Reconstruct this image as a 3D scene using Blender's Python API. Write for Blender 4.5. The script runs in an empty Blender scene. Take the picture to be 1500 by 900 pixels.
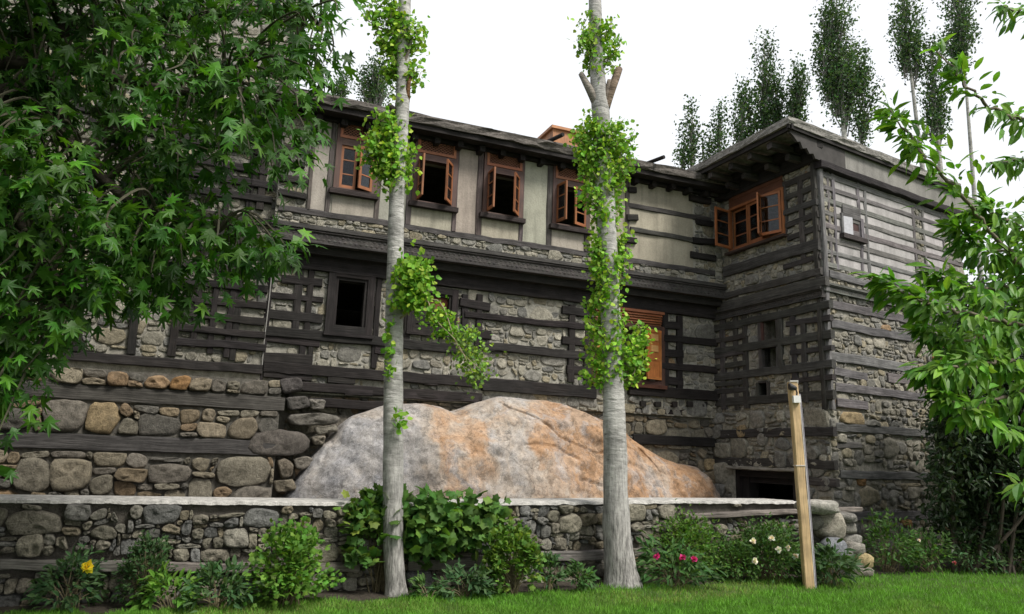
import bpy, math, random
import numpy as np
from math import radians
from mathutils import Matrix, Vector, noise

rng = np.random.default_rng(7)
random.seed(7)
S = bpy.context.scene
COL = S.collection

# ------------------------------------------------------------------ camera
F = 1075.3
PIT, ROL, EYE = radians(11.33), radians(1.97), 1.65
_cp, _sp, _cr, _sr = math.cos(PIT), math.sin(PIT), math.cos(ROL), math.sin(ROL)
R = np.array([[1, 0, 0], [0, -_sp, -_cp], [0, _cp, -_sp]]) @ np.array([[_cr, -_sr, 0], [_sr, _cr, 0], [0, 0, 1]])
C = np.array([0, 0, EYE])
cam_d = bpy.data.cameras.new('camera')
cam_d.sensor_width = 36
cam_d.lens = F / 1500 * 36
cam_d.clip_start = 0.05
cam_d.clip_end = 2000
cam = bpy.data.objects.new('camera', cam_d)
COL.objects.link(cam)
m4 = Matrix.Identity(4)
for i in range(3):
    for j in range(3):
        m4[i][j] = R[i, j]
    m4[i][3] = C[i]
cam.matrix_world = m4
S.camera = cam

# ------------------------------------------------------------------ light
SUN_EL, SUN_AZ = radians(52), radians(128)      # azimuth clockwise from +Y
EXPO = 1.0
world = bpy.data.worlds.new('World')
S.world = world
world.use_nodes = True
nt = world.node_tree
bg = nt.nodes['Background']
sky = nt.nodes.new('ShaderNodeTexSky')
sky.sky_type = 'NISHITA'
sky.sun_disc = False
sky.sun_elevation = SUN_EL
sky.sun_rotation = SUN_AZ
sky.dust_density = 4.0
sky.air_density = 1.0
hs = nt.nodes.new('ShaderNodeMix')              # overcast: the blue is mostly cloud white
hs.data_type = 'RGBA'
hs.inputs[0].default_value = 0.86
hs.inputs[7].default_value = (7.4, 7.5, 7.7, 1)
nt.links.new(sky.outputs[0], hs.inputs[6])
nt.links.new(hs.outputs[2], bg.inputs[0])
bg.inputs[1].default_value = 0.08
sun_d = bpy.data.lights.new('sun', 'SUN')
sun_d.energy = 2.3
sun_d.angle = radians(18)
sun_d.color = (1, 0.96, 0.9)
sun = bpy.data.objects.new('sun', sun_d)
COL.objects.link(sun)
sdir = Vector((math.sin(SUN_AZ) * math.cos(SUN_EL), math.cos(SUN_AZ) * math.cos(SUN_EL), math.sin(SUN_EL)))
sun.rotation_euler = sdir.to_track_quat('Z', 'Y').to_euler()
S.view_settings.view_transform = 'Standard'
S.view_settings.look = 'None'
S.view_settings.gamma = 1
S.view_settings.use_curve_mapping = False
S.view_settings.exposure = EXPO
S.render.engine = 'CYCLES'
S.cycles.max_bounces = 6
S.cycles.transparent_max_bounces = 6
S.cycles.use_denoising = True

# ------------------------------------------------------------------ projection helpers (picture 1500 x 900)
def ray(x, y): return R @ np.array([x - 750, 450 - y, -F])
def at(x, y, Y):
    d = ray(x, y); return C + d * (Y / d[1])
def ground(x, y, z=0):
    d = ray(x, y); return C + d * ((z - EYE) / d[2])
def proj(p):
    q = R.T @ (np.array(p) - C); return 750 + F * q[0] / -q[2], 450 - F * q[1] / -q[2]

class Plane:
    def __init__(s, O, a):
        s.O = np.array([O[0], O[1], 0.]); s.U = np.array([math.cos(a), math.sin(a), 0]); s.N = np.array([s.U[1], -s.U[0], 0])
    def P(s, x, y, w=0):
        d = ray(x, y); o = s.O + s.N * w; t = ((o - C) @ s.N) / (d @ s.N); p = C + d * t - s.O
        return p @ s.U, p[2]
    def pt(s, u, v, w=0): return s.O + s.U * u + s.N * w + np.array([0, 0, v])
    def pts(s, A):
        A = np.asarray(A, float)
        return s.O + A[:, :1] * s.U + A[:, 2:3] * s.N + A[:, 1:2] * np.array([0, 0, 1.])
    def lev(s, x0, y0, x1, w=0):
        u0, v = s.P(x0, y0, w); y = y0; u1 = u0
        for _ in range(12):
            u1, v1 = s.P(x1, y, w)
            y += proj(s.pt(u1, v, w))[1] - proj(s.pt(u1, v1, w))[1]
        return u0, u1, v
    def th(s, x, y, px, w=0):
        return abs(s.P(x, y - px / 2, w)[1] - s.P(x, y + px / 2, w)[1])

K = at(1208, 485, 14.2)
TL = Plane(K, radians(114.3 - 180))
TR = Plane(K, radians(31.1))
ML = Plane(TL.pt(TL.P(1049, 520)[0], 0), radians(22.24))
UP = Plane(ML.pt(0, 0, 0.3), radians(22.24))           # jettied upper floor
W0 = ground(0, 893)
WP = Plane((W0[0], W0[1] + 0.12, 0), math.atan2(12.5 - 7.62, 5.86 + 4.88))

# ------------------------------------------------------------------ mesh helpers
class Acc:
    def __init__(s): s.V = []; s.L = []; s.T = []; s.C = []; s.G = []; s.n = 0
    def add(s, V, Fc, col=(1, 1, 1), guv=None):
        V = np.asarray(V, float).reshape(-1, 3); n = len(V)
        if isinstance(Fc, np.ndarray):
            s.L.append((Fc + s.n).ravel()); s.T.append(np.full(len(Fc), Fc.shape[1]))
        else:
            s.L.append(np.array([i for f in Fc for i in f]) + s.n); s.T.append(np.array([len(f) for f in Fc]))
        c = np.asarray(col, float)
        if c.ndim == 1: c = np.tile(c[:3], (n, 1))
        s.V.append(V); s.C.append(c)
        s.G.append(np.zeros((n, 2)) if guv is None else np.asarray(guv, float))
        s.n += n
    def build(s, name, mat, parent=None, smooth=False):
        V = np.concatenate(s.V); L = np.concatenate(s.L).astype(np.int32); T = np.concatenate(s.T).astype(np.int32)
        Cc = np.concatenate(s.C); G = np.concatenate(s.G)
        if parent is not None: V = V - np.array(world_loc(parent))
        me = bpy.data.meshes.new(name)
        me.vertices.add(len(V)); me.vertices.foreach_set('co', V.astype(np.float32).ravel())
        me.loops.add(len(L)); me.loops.foreach_set('vertex_index', L)
        me.polygons.add(len(T))
        st = np.concatenate([[0], np.cumsum(T)[:-1]]).astype(np.int32)
        me.polygons.foreach_set('loop_start', st)
        me.polygons.foreach_set('loop_total', T)
        me.polygons.foreach_set('use_smooth', np.full(len(T), smooth))
        a = me.attributes.new('col', 'FLOAT_COLOR', 'POINT')
        a.data.foreach_set('color', np.concatenate([Cc, np.ones((len(Cc), 1))], 1).astype(np.float32).ravel())
        g = me.attributes.new('guv', 'FLOAT2', 'POINT')
        g.data.foreach_set('vector', G.astype(np.float32).ravel())
        me.update(calc_edges=True); me.validate()
        me.materials.append(mat)
        o = bpy.data.objects.new(name, me)
        COL.objects.link(o)
        if parent is not None: o.parent = parent
        return o

_loc = {}
def world_loc(o): return _loc.get(o.name, (0, 0, 0))
def thing(name, label, cat, loc=(0, 0, 0), group=None):
    o = bpy.data.objects.new(name, None); COL.objects.link(o)
    o.location = tuple(float(a) for a in loc); _loc[o.name] = tuple(float(a) for a in loc)
    o.empty_display_size = 0.2
    o['label'] = label; o['category'] = cat
    if group: o['group'] = group
    return o
def sub(o, parent):
    """children of a part: the part's origin equals its thing's origin"""
    _loc[o.name] = world_loc(parent); return o
def structure(o, label=None, kind='structure'):
    o['kind'] = kind
    if label: o['label'] = label
    return o

CUBE_F = [(0, 3, 2, 1), (4, 5, 6, 7), (0, 1, 5, 4), (1, 2, 6, 5), (2, 3, 7, 6), (3, 0, 4, 7)]
def boxf(acc, o, ax, ay, az, col=(1, 1, 1)):
    """box from corner o along three vectors"""
    o, ax, ay, az = (np.asarray(t, float) for t in (o, ax, ay, az))
    if np.cross(ax, ay) @ az < 0: ax, o = -ax, o + ax
    V = [o, o + ax, o + ax + ay, o + ay, o + az, o + ax + az, o + ax + ay + az, o + ay + az]
    lx, ly, lz = (np.linalg.norm(t) for t in (ax, ay, az))
    r = random.random() * 50
    if max(lx, ly, lz) == lx: g = [(0, 0), (lx, 0), (lx, ly), (0, ly), (0, lz), (lx, lz), (lx, ly + lz), (0, ly + lz)]
    elif max(lx, ly, lz) == ly: g = [(0, 0), (0, lx), (ly, lx), (ly, 0), (0, lz), (0, lx + lz), (ly, lx + lz), (ly, lz)]
    else: g = [(0, 0), (0, lx), (0, lx + ly), (0, ly), (lz, 0), (lz, lx), (lz, lx + ly), (lz, ly)]
    acc.add(V, CUBE_F, col, np.array(g) + r)
def box(acc, pl, u0, u1, v0, v1, w0, w1, col=(1, 1, 1)):
    boxf(acc, pl.pt(u0, v0, w0), pl.U * (u1 - u0), np.array([0, 0, v1 - v0]), pl.N * (w1 - w0), col)

def beam3(acc, A, B, Pv, Wv, ta, tb, col=(1, 1, 1), jit=0.008, ch=0.014, seg=0.22):
    """weathered squared timber from A to B; Pv, Wv the two section axes"""
    A, B = np.asarray(A, float), np.asarray(B, float)
    Ln = np.linalg.norm(B - A); n = max(2, int(Ln / seg) + 1)
    a, b = ta / 2, tb / 2; ch = min(ch, a * .4, b * .4)
    sec = np.array([(-a + ch, -b), (a - ch, -b), (a, -b + ch), (a, b - ch), (a - ch, b), (-a + ch, b), (-a, b - ch), (-a, -b + ch)])
    per = np.concatenate([[0], np.cumsum(np.linalg.norm(np.diff(sec, axis=0), axis=1))])
    V, G = [], []; r = random.random() * 60
    sag = rng.normal(0, jit * .8, (n, 2)); sag = (sag + np.roll(sag, 1, 0)) / 2
    for i in range(n):
        t = i / (n - 1); c = A + (B - A) * t
        j = rng.normal(0, jit * .5, (8, 2))
        q = sec + j + sag[i]
        for k in range(8):
            V.append(c + Pv * q[k, 0] + Wv * q[k, 1]); G.append((r + t * Ln, r * .7 + per[k]))
    Fc = []
    for i in range(n - 1):
        for k in range(8):
            k2 = (k + 1) % 8
            Fc.append((i * 8 + k, i * 8 + k2, i * 8 + 8 + k2, i * 8 + 8 + k))
    Fc.append(tuple(range(7, -1, -1))); Fc.append(tuple(range((n - 1) * 8, n * 8)))
    acc.add(V, Fc, col, G)
def beam(acc, pl, A, B, th, w0, w1, col=(1, 1, 1), jit=0.008):
    a3, b3 = pl.pt(A[0], A[1], (w0 + w1) / 2), pl.pt(B[0], B[1], (w0 + w1) / 2)
    d = (b3 - a3) / np.linalg.norm(b3 - a3); p = np.cross(pl.N, d)
    beam3(acc, a3, b3, p, np.cross(d, p), th, abs(w1 - w0), col, jit)

def tube(acc, P, rad, n=10, col=(1, 1, 1), cap=True, rough=0.0, gs=1.0):
    P = np.asarray(P, float); m = len(P); rad = np.broadcast_to(np.asarray(rad, float), (m,))
    V, G = [], []; l = 0
    T = np.gradient(P, axis=0); T /= np.linalg.norm(T, axis=1)[:, None] + 1e-9
    ref = np.array([0, 1., 0]) if abs(T[0][1]) < .9 else np.array([1., 0, 0])
    r0 = random.random() * 9
    for i in range(m):
        x = np.cross(ref, T[i]); x /= np.linalg.norm(x); y = np.cross(T[i], x)
        if i: l += np.linalg.norm(P[i] - P[i - 1])
        for k in range(n):
            a = 2 * math.pi * k / n
            rr = rad[i]
            if rough:
                rr *= 1 + rough * noise.noise(Vector((math.cos(a) * 2 + r0, math.sin(a) * 2, l * 2.5)))
            V.append(P[i] + (x * math.cos(a) + y * math.sin(a)) * rr); G.append((l * gs, a * rad[i]))
    Fc = [(i * n + k, i * n + (k + 1) % n, (i + 1) * n + (k + 1) % n, (i + 1) * n + k) for i in range(m - 1) for k in range(n)]
    if cap: Fc += [tuple(range(n - 1, -1, -1)), tuple(range((m - 1) * n, m * n))]
    acc.add(V, Fc, col, G)
def curve(P, n=8):
    """Catmull-Rom through P"""
    P = np.asarray(P, float); Q = np.concatenate([[2 * P[0] - P[1]], P, [2 * P[-1] - P[-2]]]); out = []
    for i in range(1, len(Q) - 2):
        for t in np.linspace(0, 1, n, endpoint=False):
            a, b, c, d = Q[i - 1:i + 3]
            out.append(.5 * (2 * b + (c - a) * t + (2 * a - 5 * b + 4 * c - d) * t * t + (3 * b - a - 3 * c + d) * t ** 3))
    out.append(P[-1]); return np.array(out)

# ------------------------------------------------------------------ materials
def mat(name, fn):
    m = bpy.data.materials.new(name); m.use_nodes = True
    t = m.node_tree; t.nodes.clear()
    out = t.nodes.new('ShaderNodeOutputMaterial')
    t.links.new(fn(t), out.inputs[0]); return m
def N(t, typ, ins=None, **kw):
    n = t.nodes.new('ShaderNode' + typ)
    for k, v in kw.items(): setattr(n, k, v)
    for k, v in (ins or {}).items():
        if isinstance(v, bpy.types.NodeSocket): t.links.new(v, n.inputs[k])
        else: n.inputs[k].default_value = v
    return n
def ramp(t, fac, stops):
    n = N(t, 'ValToRGB', {0: fac}); e = n.color_ramp.elements
    while len(e) < len(stops): e.new(.5)
    for x, (p, c) in zip(e, stops):
        x.position = p; x.color = tuple(c) + (1,) if not np.isscalar(c) else (c, c, c, 1)
    return n.outputs[0]
def mul(t, a, b, f=1.0):
    n = N(t, 'MixRGB', {0: f}, blend_type='MULTIPLY')
    for i, v in ((1, a), (2, b)):
        if isinstance(v, bpy.types.NodeSocket): t.links.new(v, n.inputs[i])
        else: n.inputs[i].default_value = tuple(v) + (1,)
    return n.outputs[0]
def mixc(t, f, a, b):
    n = N(t, 'MixRGB', {})
    for i, v in ((0, f), (1, a), (2, b)):
        if isinstance(v, bpy.types.NodeSocket): t.links.new(v, n.inputs[i])
        elif np.isscalar(v): n.inputs[i].default_value = v
        else: n.inputs[i].default_value = tuple(v) + (1,)
    return n.outputs[0]
def obj_co(t): return N(t, 'NewGeometry').outputs['Position']
def attr(t, n, o='Color'): return N(t, 'Attribute', attribute_name=n).outputs[o]
def noi(t, co, sc, det=4, rough=.6, o='Fac'): return N(t, 'TexNoise', {'Vector': co, 'Scale': sc, 'Detail': det, 'Roughness': rough}).outputs[o]
def princ(t, colr, rough=.85, bump=None, bs=.3, bd=.02, spec=.3, **kw):
    p = N(t, 'BsdfPrincipled', {'Roughness': rough, 'Specular IOR Level': spec})
    if isinstance(colr, bpy.types.NodeSocket): t.links.new(colr, p.inputs['Base Color'])
    else: p.inputs['Base Color'].default_value = tuple(colr) + (1,)
    if bump is not None:
        b = N(t, 'Bump', {'Strength': bs, 'Distance': bd, 'Height': bump}); t.links.new(b.outputs[0], p.inputs['Normal'])
    for k, v in kw.items(): p.inputs[k].default_value = v
    return p.outputs[0]

def m_stone(t):
    co = obj_co(t); n1 = noi(t, co, 13, 6, .7); n2 = noi(t, co, 55, 4, .7); n3 = noi(t, co, 2.2, 3)
    c = mul(t, attr(t, 'col'), ramp(t, n1, [(.3, .5), (.5, .95), (.72, 1.4)]))
    c = mul(t, c, ramp(t, n2, [(.3, .6), (.6, 1.12)]))
    c = mixc(t, ramp(t, n3, [(.58, 0.), (.75, .45)]), c, (.085, .085, .07))
    h = N(t, 'Math', {0: n1, 1: n2}, operation='ADD').outputs[0]
    return princ(t, c, .92, h, .9, .035, .2)
def m_mortar(t):
    co = obj_co(t); n1 = noi(t, co, 12, 5); n2 = noi(t, co, 70, 3)
    c = mul(t, attr(t, 'col'), ramp(t, n1, [(.3, .55), (.7, 1.15)]))
    c = mul(t, c, ramp(t, n2, [(.3, .75), (.65, 1.1)]))
    return princ(t, c, .95, N(t, 'Math', {0: n1, 1: n2}, operation='ADD').outputs[0], .8, .02, .1)
def m_timber(t):
    g = attr(t, 'guv', 'Vector')
    mp = N(t, 'Mapping', {'Vector': g, 'Scale': (1.3, 28, 1)}).outputs[0]
    mp2 = N(t, 'Mapping', {'Vector': g, 'Scale': (.5, 7, 1)}).outputs[0]
    n1 = noi(t, mp, 1.6, 6, .7); n2 = noi(t, mp2, 1.2, 4); n3 = noi(t, obj_co(t), 5, 4)
    c = mul(t, attr(t, 'col'), ramp(t, n1, [(.28, .35), (.5, .85), (.64, 1.35), (.76, 2.1)]))
    c = mul(t, c, ramp(t, n2, [(.3, .65), (.7, 1.25)]))
    c = mul(t, c, ramp(t, n3, [(.3, .7), (.7, 1.2)]))
    return princ(t, c, .8, n1, .8, .02, .25)
def m_wood(t):
    g = attr(t, 'guv', 'Vector')
    mp = N(t, 'Mapping', {'Vector': g, 'Scale': (2, 40, 1)}).outputs[0]
    n1 = noi(t, mp, 1.5, 4); n3 = noi(t, obj_co(t), 4, 3)
    c = mul(t, attr(t, 'col'), ramp(t, n1, [(.3, .65), (.7, 1.25)]))
    c = mul(t, c, ramp(t, n3, [(.3, .75), (.7, 1.15)]))
    return princ(t, c, .55, n1, .25, .005, .35)
def m_plaster(t):
    co = obj_co(t); n1 = noi(t, co, 1.7, 5, .65); n2 = noi(t, co, 30, 4)
    st = N(t, 'Mapping', {'Vector': co, 'Scale': (5, 5, .5)}).outputs[0]; n3 = noi(t, st, 1.3, 4)
    c = mul(t, attr(t, 'col'), ramp(t, n1, [(.25, .72), (.7, 1.08)]))
    c = mul(t, c, ramp(t, n2, [(.3, .86), (.65, 1.05)]))
    c = mul(t, c, ramp(t, n3, [(.3, .74), (.55, 1.0)]))
    return princ(t, c, .95, N(t, 'Math', {0: n1, 1: n2}, operation='ADD').outputs[0], .35, .02, .1)
def m_mud(t):
    co = obj_co(t); n1 = noi(t, co, 14, 6, .7); n2 = noi(t, co, 2.5, 4)
    st = N(t, 'Mapping', {'Vector': co, 'Scale': (3, 3, 40)}).outputs[0]; n3 = noi(t, st, 1.5, 4)
    c = mul(t, attr(t, 'col'), ramp(t, n1, [(.3, .5), (.7, 1.3)]))
    c = mul(t, c, ramp(t, n3, [(.3, .6), (.7, 1.2)])); c = mul(t, c, ramp(t, n2, [(.3, .75), (.7, 1.15)]))
    return princ(t, c, .95, N(t, 'Math', {0: n1, 1: n3}, operation='ADD').outputs[0], .9, .04, .1)
def m_boulder(t):
    co = obj_co(t)
    cx = N(t, 'SeparateXYZ', {0: co})
    warp = noi(t, co, 1.1, 5, .6, 'Color')
    wv = N(t, 'VectorMath', {0: co, 1: N(t, 'VectorMath', {0: warp, 'Scale': 1.6}, operation='SCALE').outputs[0]}, operation='ADD').outputs[0]
    stv = N(t, 'Mapping', {'Vector': wv, 'Scale': (.9, .9, .28)}).outputs[0]
    big = noi(t, stv, .75, 5, .55)
    grad = N(t, 'MapRange', {'Value': cx.outputs[0], 1: -1.6, 2: 1.6, 3: -.12, 4: .21}).outputs[0]
    f = N(t, 'Math', {0: big, 1: grad}, operation='ADD').outputs[0]
    c = ramp(t, f, [(.33, (.255, .255, .265)), (.45, (.315, .295, .275)), (.54, (.335, .285, .235)), (.62, (.335, .235, .16)), (.70, (.30, .18, .10)), (.80, (.30, .215, .15))])
    stain = noi(t, N(t, 'Mapping', {'Vector': wv, 'Scale': (1.6, 1.6, .45), 'Location': (7, 3, 1)}).outputs[0], 1.4, 5)
    c = mixc(t, ramp(t, stain, [(.50, 0.), (.66, .7)]), c, (.295, .285, .28))
    n1 = noi(t, co, 6, 6, .7); n2 = noi(t, co, 60, 3)
    c = mul(t, c, ramp(t, n1, [(.3, .8), (.65, 1.3)])); c = mul(t, c, ramp(t, n2, [(.3, .72), (.6, 1.14)]))
    n5 = noi(t, co, 16, 5); c = mul(t, c, ramp(t, n5, [(.3, .72), (.5, 1.05)]))
    dk = noi(t, N(t, 'Mapping', {'Vector': wv, 'Scale': (4, 4, .5)}).outputs[0], 1.2, 5); c = mul(t, c, ramp(t, dk, [(.34, .62), (.48, 1.)]))
    vor = N(t, 'TexVoronoi', {'Vector': wv, 'Scale': .8}, feature='DISTANCE_TO_EDGE').outputs[0]
    c = mul(t, c, ramp(t, vor, [(.0, .6), (.012, 1.)]))
    h = N(t, 'Math', {0: n1, 1: N(t, 'Math', {0: n5, 1: n2}, operation='ADD').outputs[0]}, operation='ADD').outputs[0]
    return princ(t, c, .9, h, .45, .03, .2)
def m_bark(t):
    g = attr(t, 'guv', 'Vector'); co = obj_co(t); z = N(t, 'SeparateXYZ', {0: co}).outputs[2]
    len_ = N(t, 'Mapping', {'Vector': co, 'Scale': (7, 7, 22)}).outputs[0]
    ver = N(t, 'Mapping', {'Vector': co, 'Scale': (34, 34, 5)}).outputs[0]
    n1 = noi(t, len_, 1, 5, .65); n2 = noi(t, ver, 1, 5, .7); n3 = noi(t, co, 4, 4)
    old = N(t, 'MapRange', {'Value': z, 1: 2.3, 2: .5, 3: .1, 4: 1.}).outputs[0]
    smooth = mul(t, (.42, .41, .385), ramp(t, n1, [(.28, .22), (.42, .8), (.68, 1.25)]))
    roughc = mul(t, (.40, .385, .36), ramp(t, n2, [(.34, .3), (.52, .85), (.7, 1.25)]))
    c = mixc(t, old, smooth, roughc)
    c = mul(t, c, ramp(t, n3, [(.3, .6), (.7, 1.2)]))
    c = mul(t, c, attr(t, 'col'))
    h = mixc(t, old, n1, n2)
    return princ(t, c, .85, h, .9, .03, .2)
def m_twig(t): return princ(t, mul(t, attr(t, 'col'), ramp(t, noi(t, obj_co(t), 30, 3), [(.3, .7), (.7, 1.2)])), .8)
def leafmat(rough=.42, trans=.35, spec=.45):
    def f(t):
        co = obj_co(t)
        c = mul(t, attr(t, 'col'), ramp(t, noi(t, co, 14, 2), [(.3, .75), (.7, 1.2)]))
        p = princ(t, c, rough, spec=spec)
        tc = mul(t, c, (1.25, 1.25, .55))
        tr = N(t, 'BsdfTranslucent', {0: tc})
        return N(t, 'MixShader', {0: trans, 1: p, 2: tr.outputs[0]}).outputs[0]
    return f
def m_ground(t):
    co = obj_co(t); n1 = noi(t, co, .7, 4); n2 = noi(t, co, 25, 4)
    c = ramp(t, n1, [(.35, (.05, .085, .02)), (.6, (.06, .10, .02)), (.75, (.10, .10, .04))])
    return princ(t, mul(t, c, ramp(t, n2, [(.3, .55), (.7, 1.25)])), .95, n2, .8, .03)
def m_soil(t):
    n2 = noi(t, obj_co(t), 18, 5)
    return princ(t, mul(t, (.045, .037, .027), ramp(t, n2, [(.3, .5), (.7, 1.4)])), .95, n2, .8, .03)
def m_plain(rough, metal=0., spec=.4):
    def f(t):
        c = mul(t, attr(t, 'col'), ramp(t, noi(t, obj_co(t), 20, 3), [(.3, .85), (.7, 1.1)]))
        return princ(t, c, rough, spec=spec, Metallic=metal)
    return f
def m_glass(t):
    fr = N(t, 'Fresnel', {0: 1.5}).outputs[0]
    f2 = N(t, 'Math', {0: fr, 1: .9}, operation='MULTIPLY').outputs[0]
    return N(t, 'MixShader', {0: f2, 1: N(t, 'BsdfTransparent', {0: (.72, .75, .74, 1)}).outputs[0], 2: N(t, 'BsdfGlossy', {0: (.55, .56, .58, 1), 1: .06}).outputs[0]}).outputs[0]

STONE, MORTAR, TIMBER, WOOD, PLASTER, MUD = (mat(n, f) for n, f in (('stone', m_stone), ('mortar', m_mortar), ('timber', m_timber), ('wood', m_wood), ('plaster', m_plaster), ('mud', m_mud)))
BOULDER, BARK, TWIG, LAWN, SOIL, GLASS = (mat(n, f) for n, f in (('boulder', m_boulder), ('bark', m_bark), ('twig', m_twig), ('lawn', m_ground), ('soil', m_soil), ('glass', m_glass)))
LEAF = mat('leaf', leafmat(.48, .35, .3)); LEAFM = mat('leaf_matte', leafmat(.6, .35, .25)); GRASSM = mat('grass_blade', leafmat(.6, .3, .2)); PETAL = mat('petal', leafmat(.7, .3, .2))
PAINT = mat('paint', m_plain(.5)); METAL = mat('metal', m_plain(.4, .7)); CLOTH = mat('interior', m_plain(.9))

# timber tints
DK = (.025, .021, .0195); MD = (.066, .060, .056); GY = (.15, .143, .141); RD = (.085, .045, .032)
def tint(c, s=.22): 
    k = 1 + rng.uniform(-s, s); return tuple(np.clip(np.array(c) * k * (1 + rng.uniform(-.05, .05, 3)), 0, 1))

# ------------------------------------------------------------------ masonry
def clip(poly, a, b, c):
    """keep a*x+b*y<=c"""
    out = []; n = len(poly)
    for i in range(n):
        p, q = poly[i], poly[(i + 1) % n]; dp, dq = a * p[0] + b * p[1] - c, a * q[0] + b * q[1] - c
        if dp <= 0: out.append(p)
        if (dp < 0 < dq) or (dq < 0 < dp):
            s = dp / (dp - dq); out.append((p[0] + (q[0] - p[0]) * s, p[1] + (q[1] - p[1]) * s))
    return out
PAL_GREY = [(.34, .315, .255), (.30, .28, .225), (.36, .335, .27), (.25, .24, .21), (.33, .29, .205), (.29, .275, .24), (.22, .215, .195)]
PAL_BASE = [(.25, .21, .15), (.21, .19, .145), (.27, .235, .17), (.19, .17, .14), (.24, .19, .125), (.15, .14, .12), (.26, .19, .12)]
PAL_DRY = [(.23, .21, .165), (.27, .255, .21), (.20, .195, .175), (.30, .275, .21), (.17, .17, .16), (.25, .215, .15), (.21, .195, .15)]
OCHRE = [(.34, .20, .09), (.32, .22, .13), (.34, .26, .15)]
def rnoise(n): 
    a = rng.normal(0, 1, n); return (a + np.roll(a, 1) * .6 + np.roll(a, -1) * .6) / 1.5
def add_stone(acc, pl, poly, w, depth, colr, round_=.5):
    P = np.array(poly)
    for _ in range(1 if round_ < .6 else 2):
        Q = np.roll(P, -1, 0); q = .06 + .14 * round_
        P = np.stack([P * (1 - q) + Q * q, P * q + Q * (1 - q)], 1).reshape(-1, 2)
    # resample
    m = 18
    D = np.linalg.norm(np.roll(P, -1, 0) - P, axis=1); cs = np.concatenate([[0], np.cumsum(D)]); PP = np.vstack([P, P[:1]])
    s = np.linspace(0, cs[-1], m, endpoint=False)
    P = np.stack([np.interp(s, cs, PP[:, 0]), np.interp(s, cs, PP[:, 1])], 1)
    c = P.mean(0); sz = np.sqrt(D.sum() / 18 * .1)
    P = c + (P - c) * (1 + rng.normal(0, 1, m)[:, None] * .022 + rnoise(m)[:, None] * .02)
    tilt = rng.normal(0, .09, 2)
    V = []
    for sc, dd, nz in ((1.03, -.02, 0), (1.0, depth * .6, .15), (.965 - .05 * round_, depth * .92, .12), (.72, depth, .16), (.36, depth * 1.0, .16)):
        q = c + (P - c) * sc
        ww = w + dd + rnoise(m) * nz * depth + ((q - c) @ tilt) * (1 if dd > 0 else 0)
        V.append(np.column_stack([q, ww]))
    V.append([[c[0], c[1], w + depth * (1.05 + rng.normal(0, .08))]])
    V = np.concatenate(V)
    Fc = []
    for r in range(4):
        for k in range(m):
            k2 = (k + 1) % m; Fc.append((r * m + k, r * m + k2, r * m + m + k2, r * m + m + k))
    for k in range(m): Fc.append((4 * m + k, 4 * m + (k + 1) % m, 5 * m))
    acc.add(pl.pts(V), Fc, colr)
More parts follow.
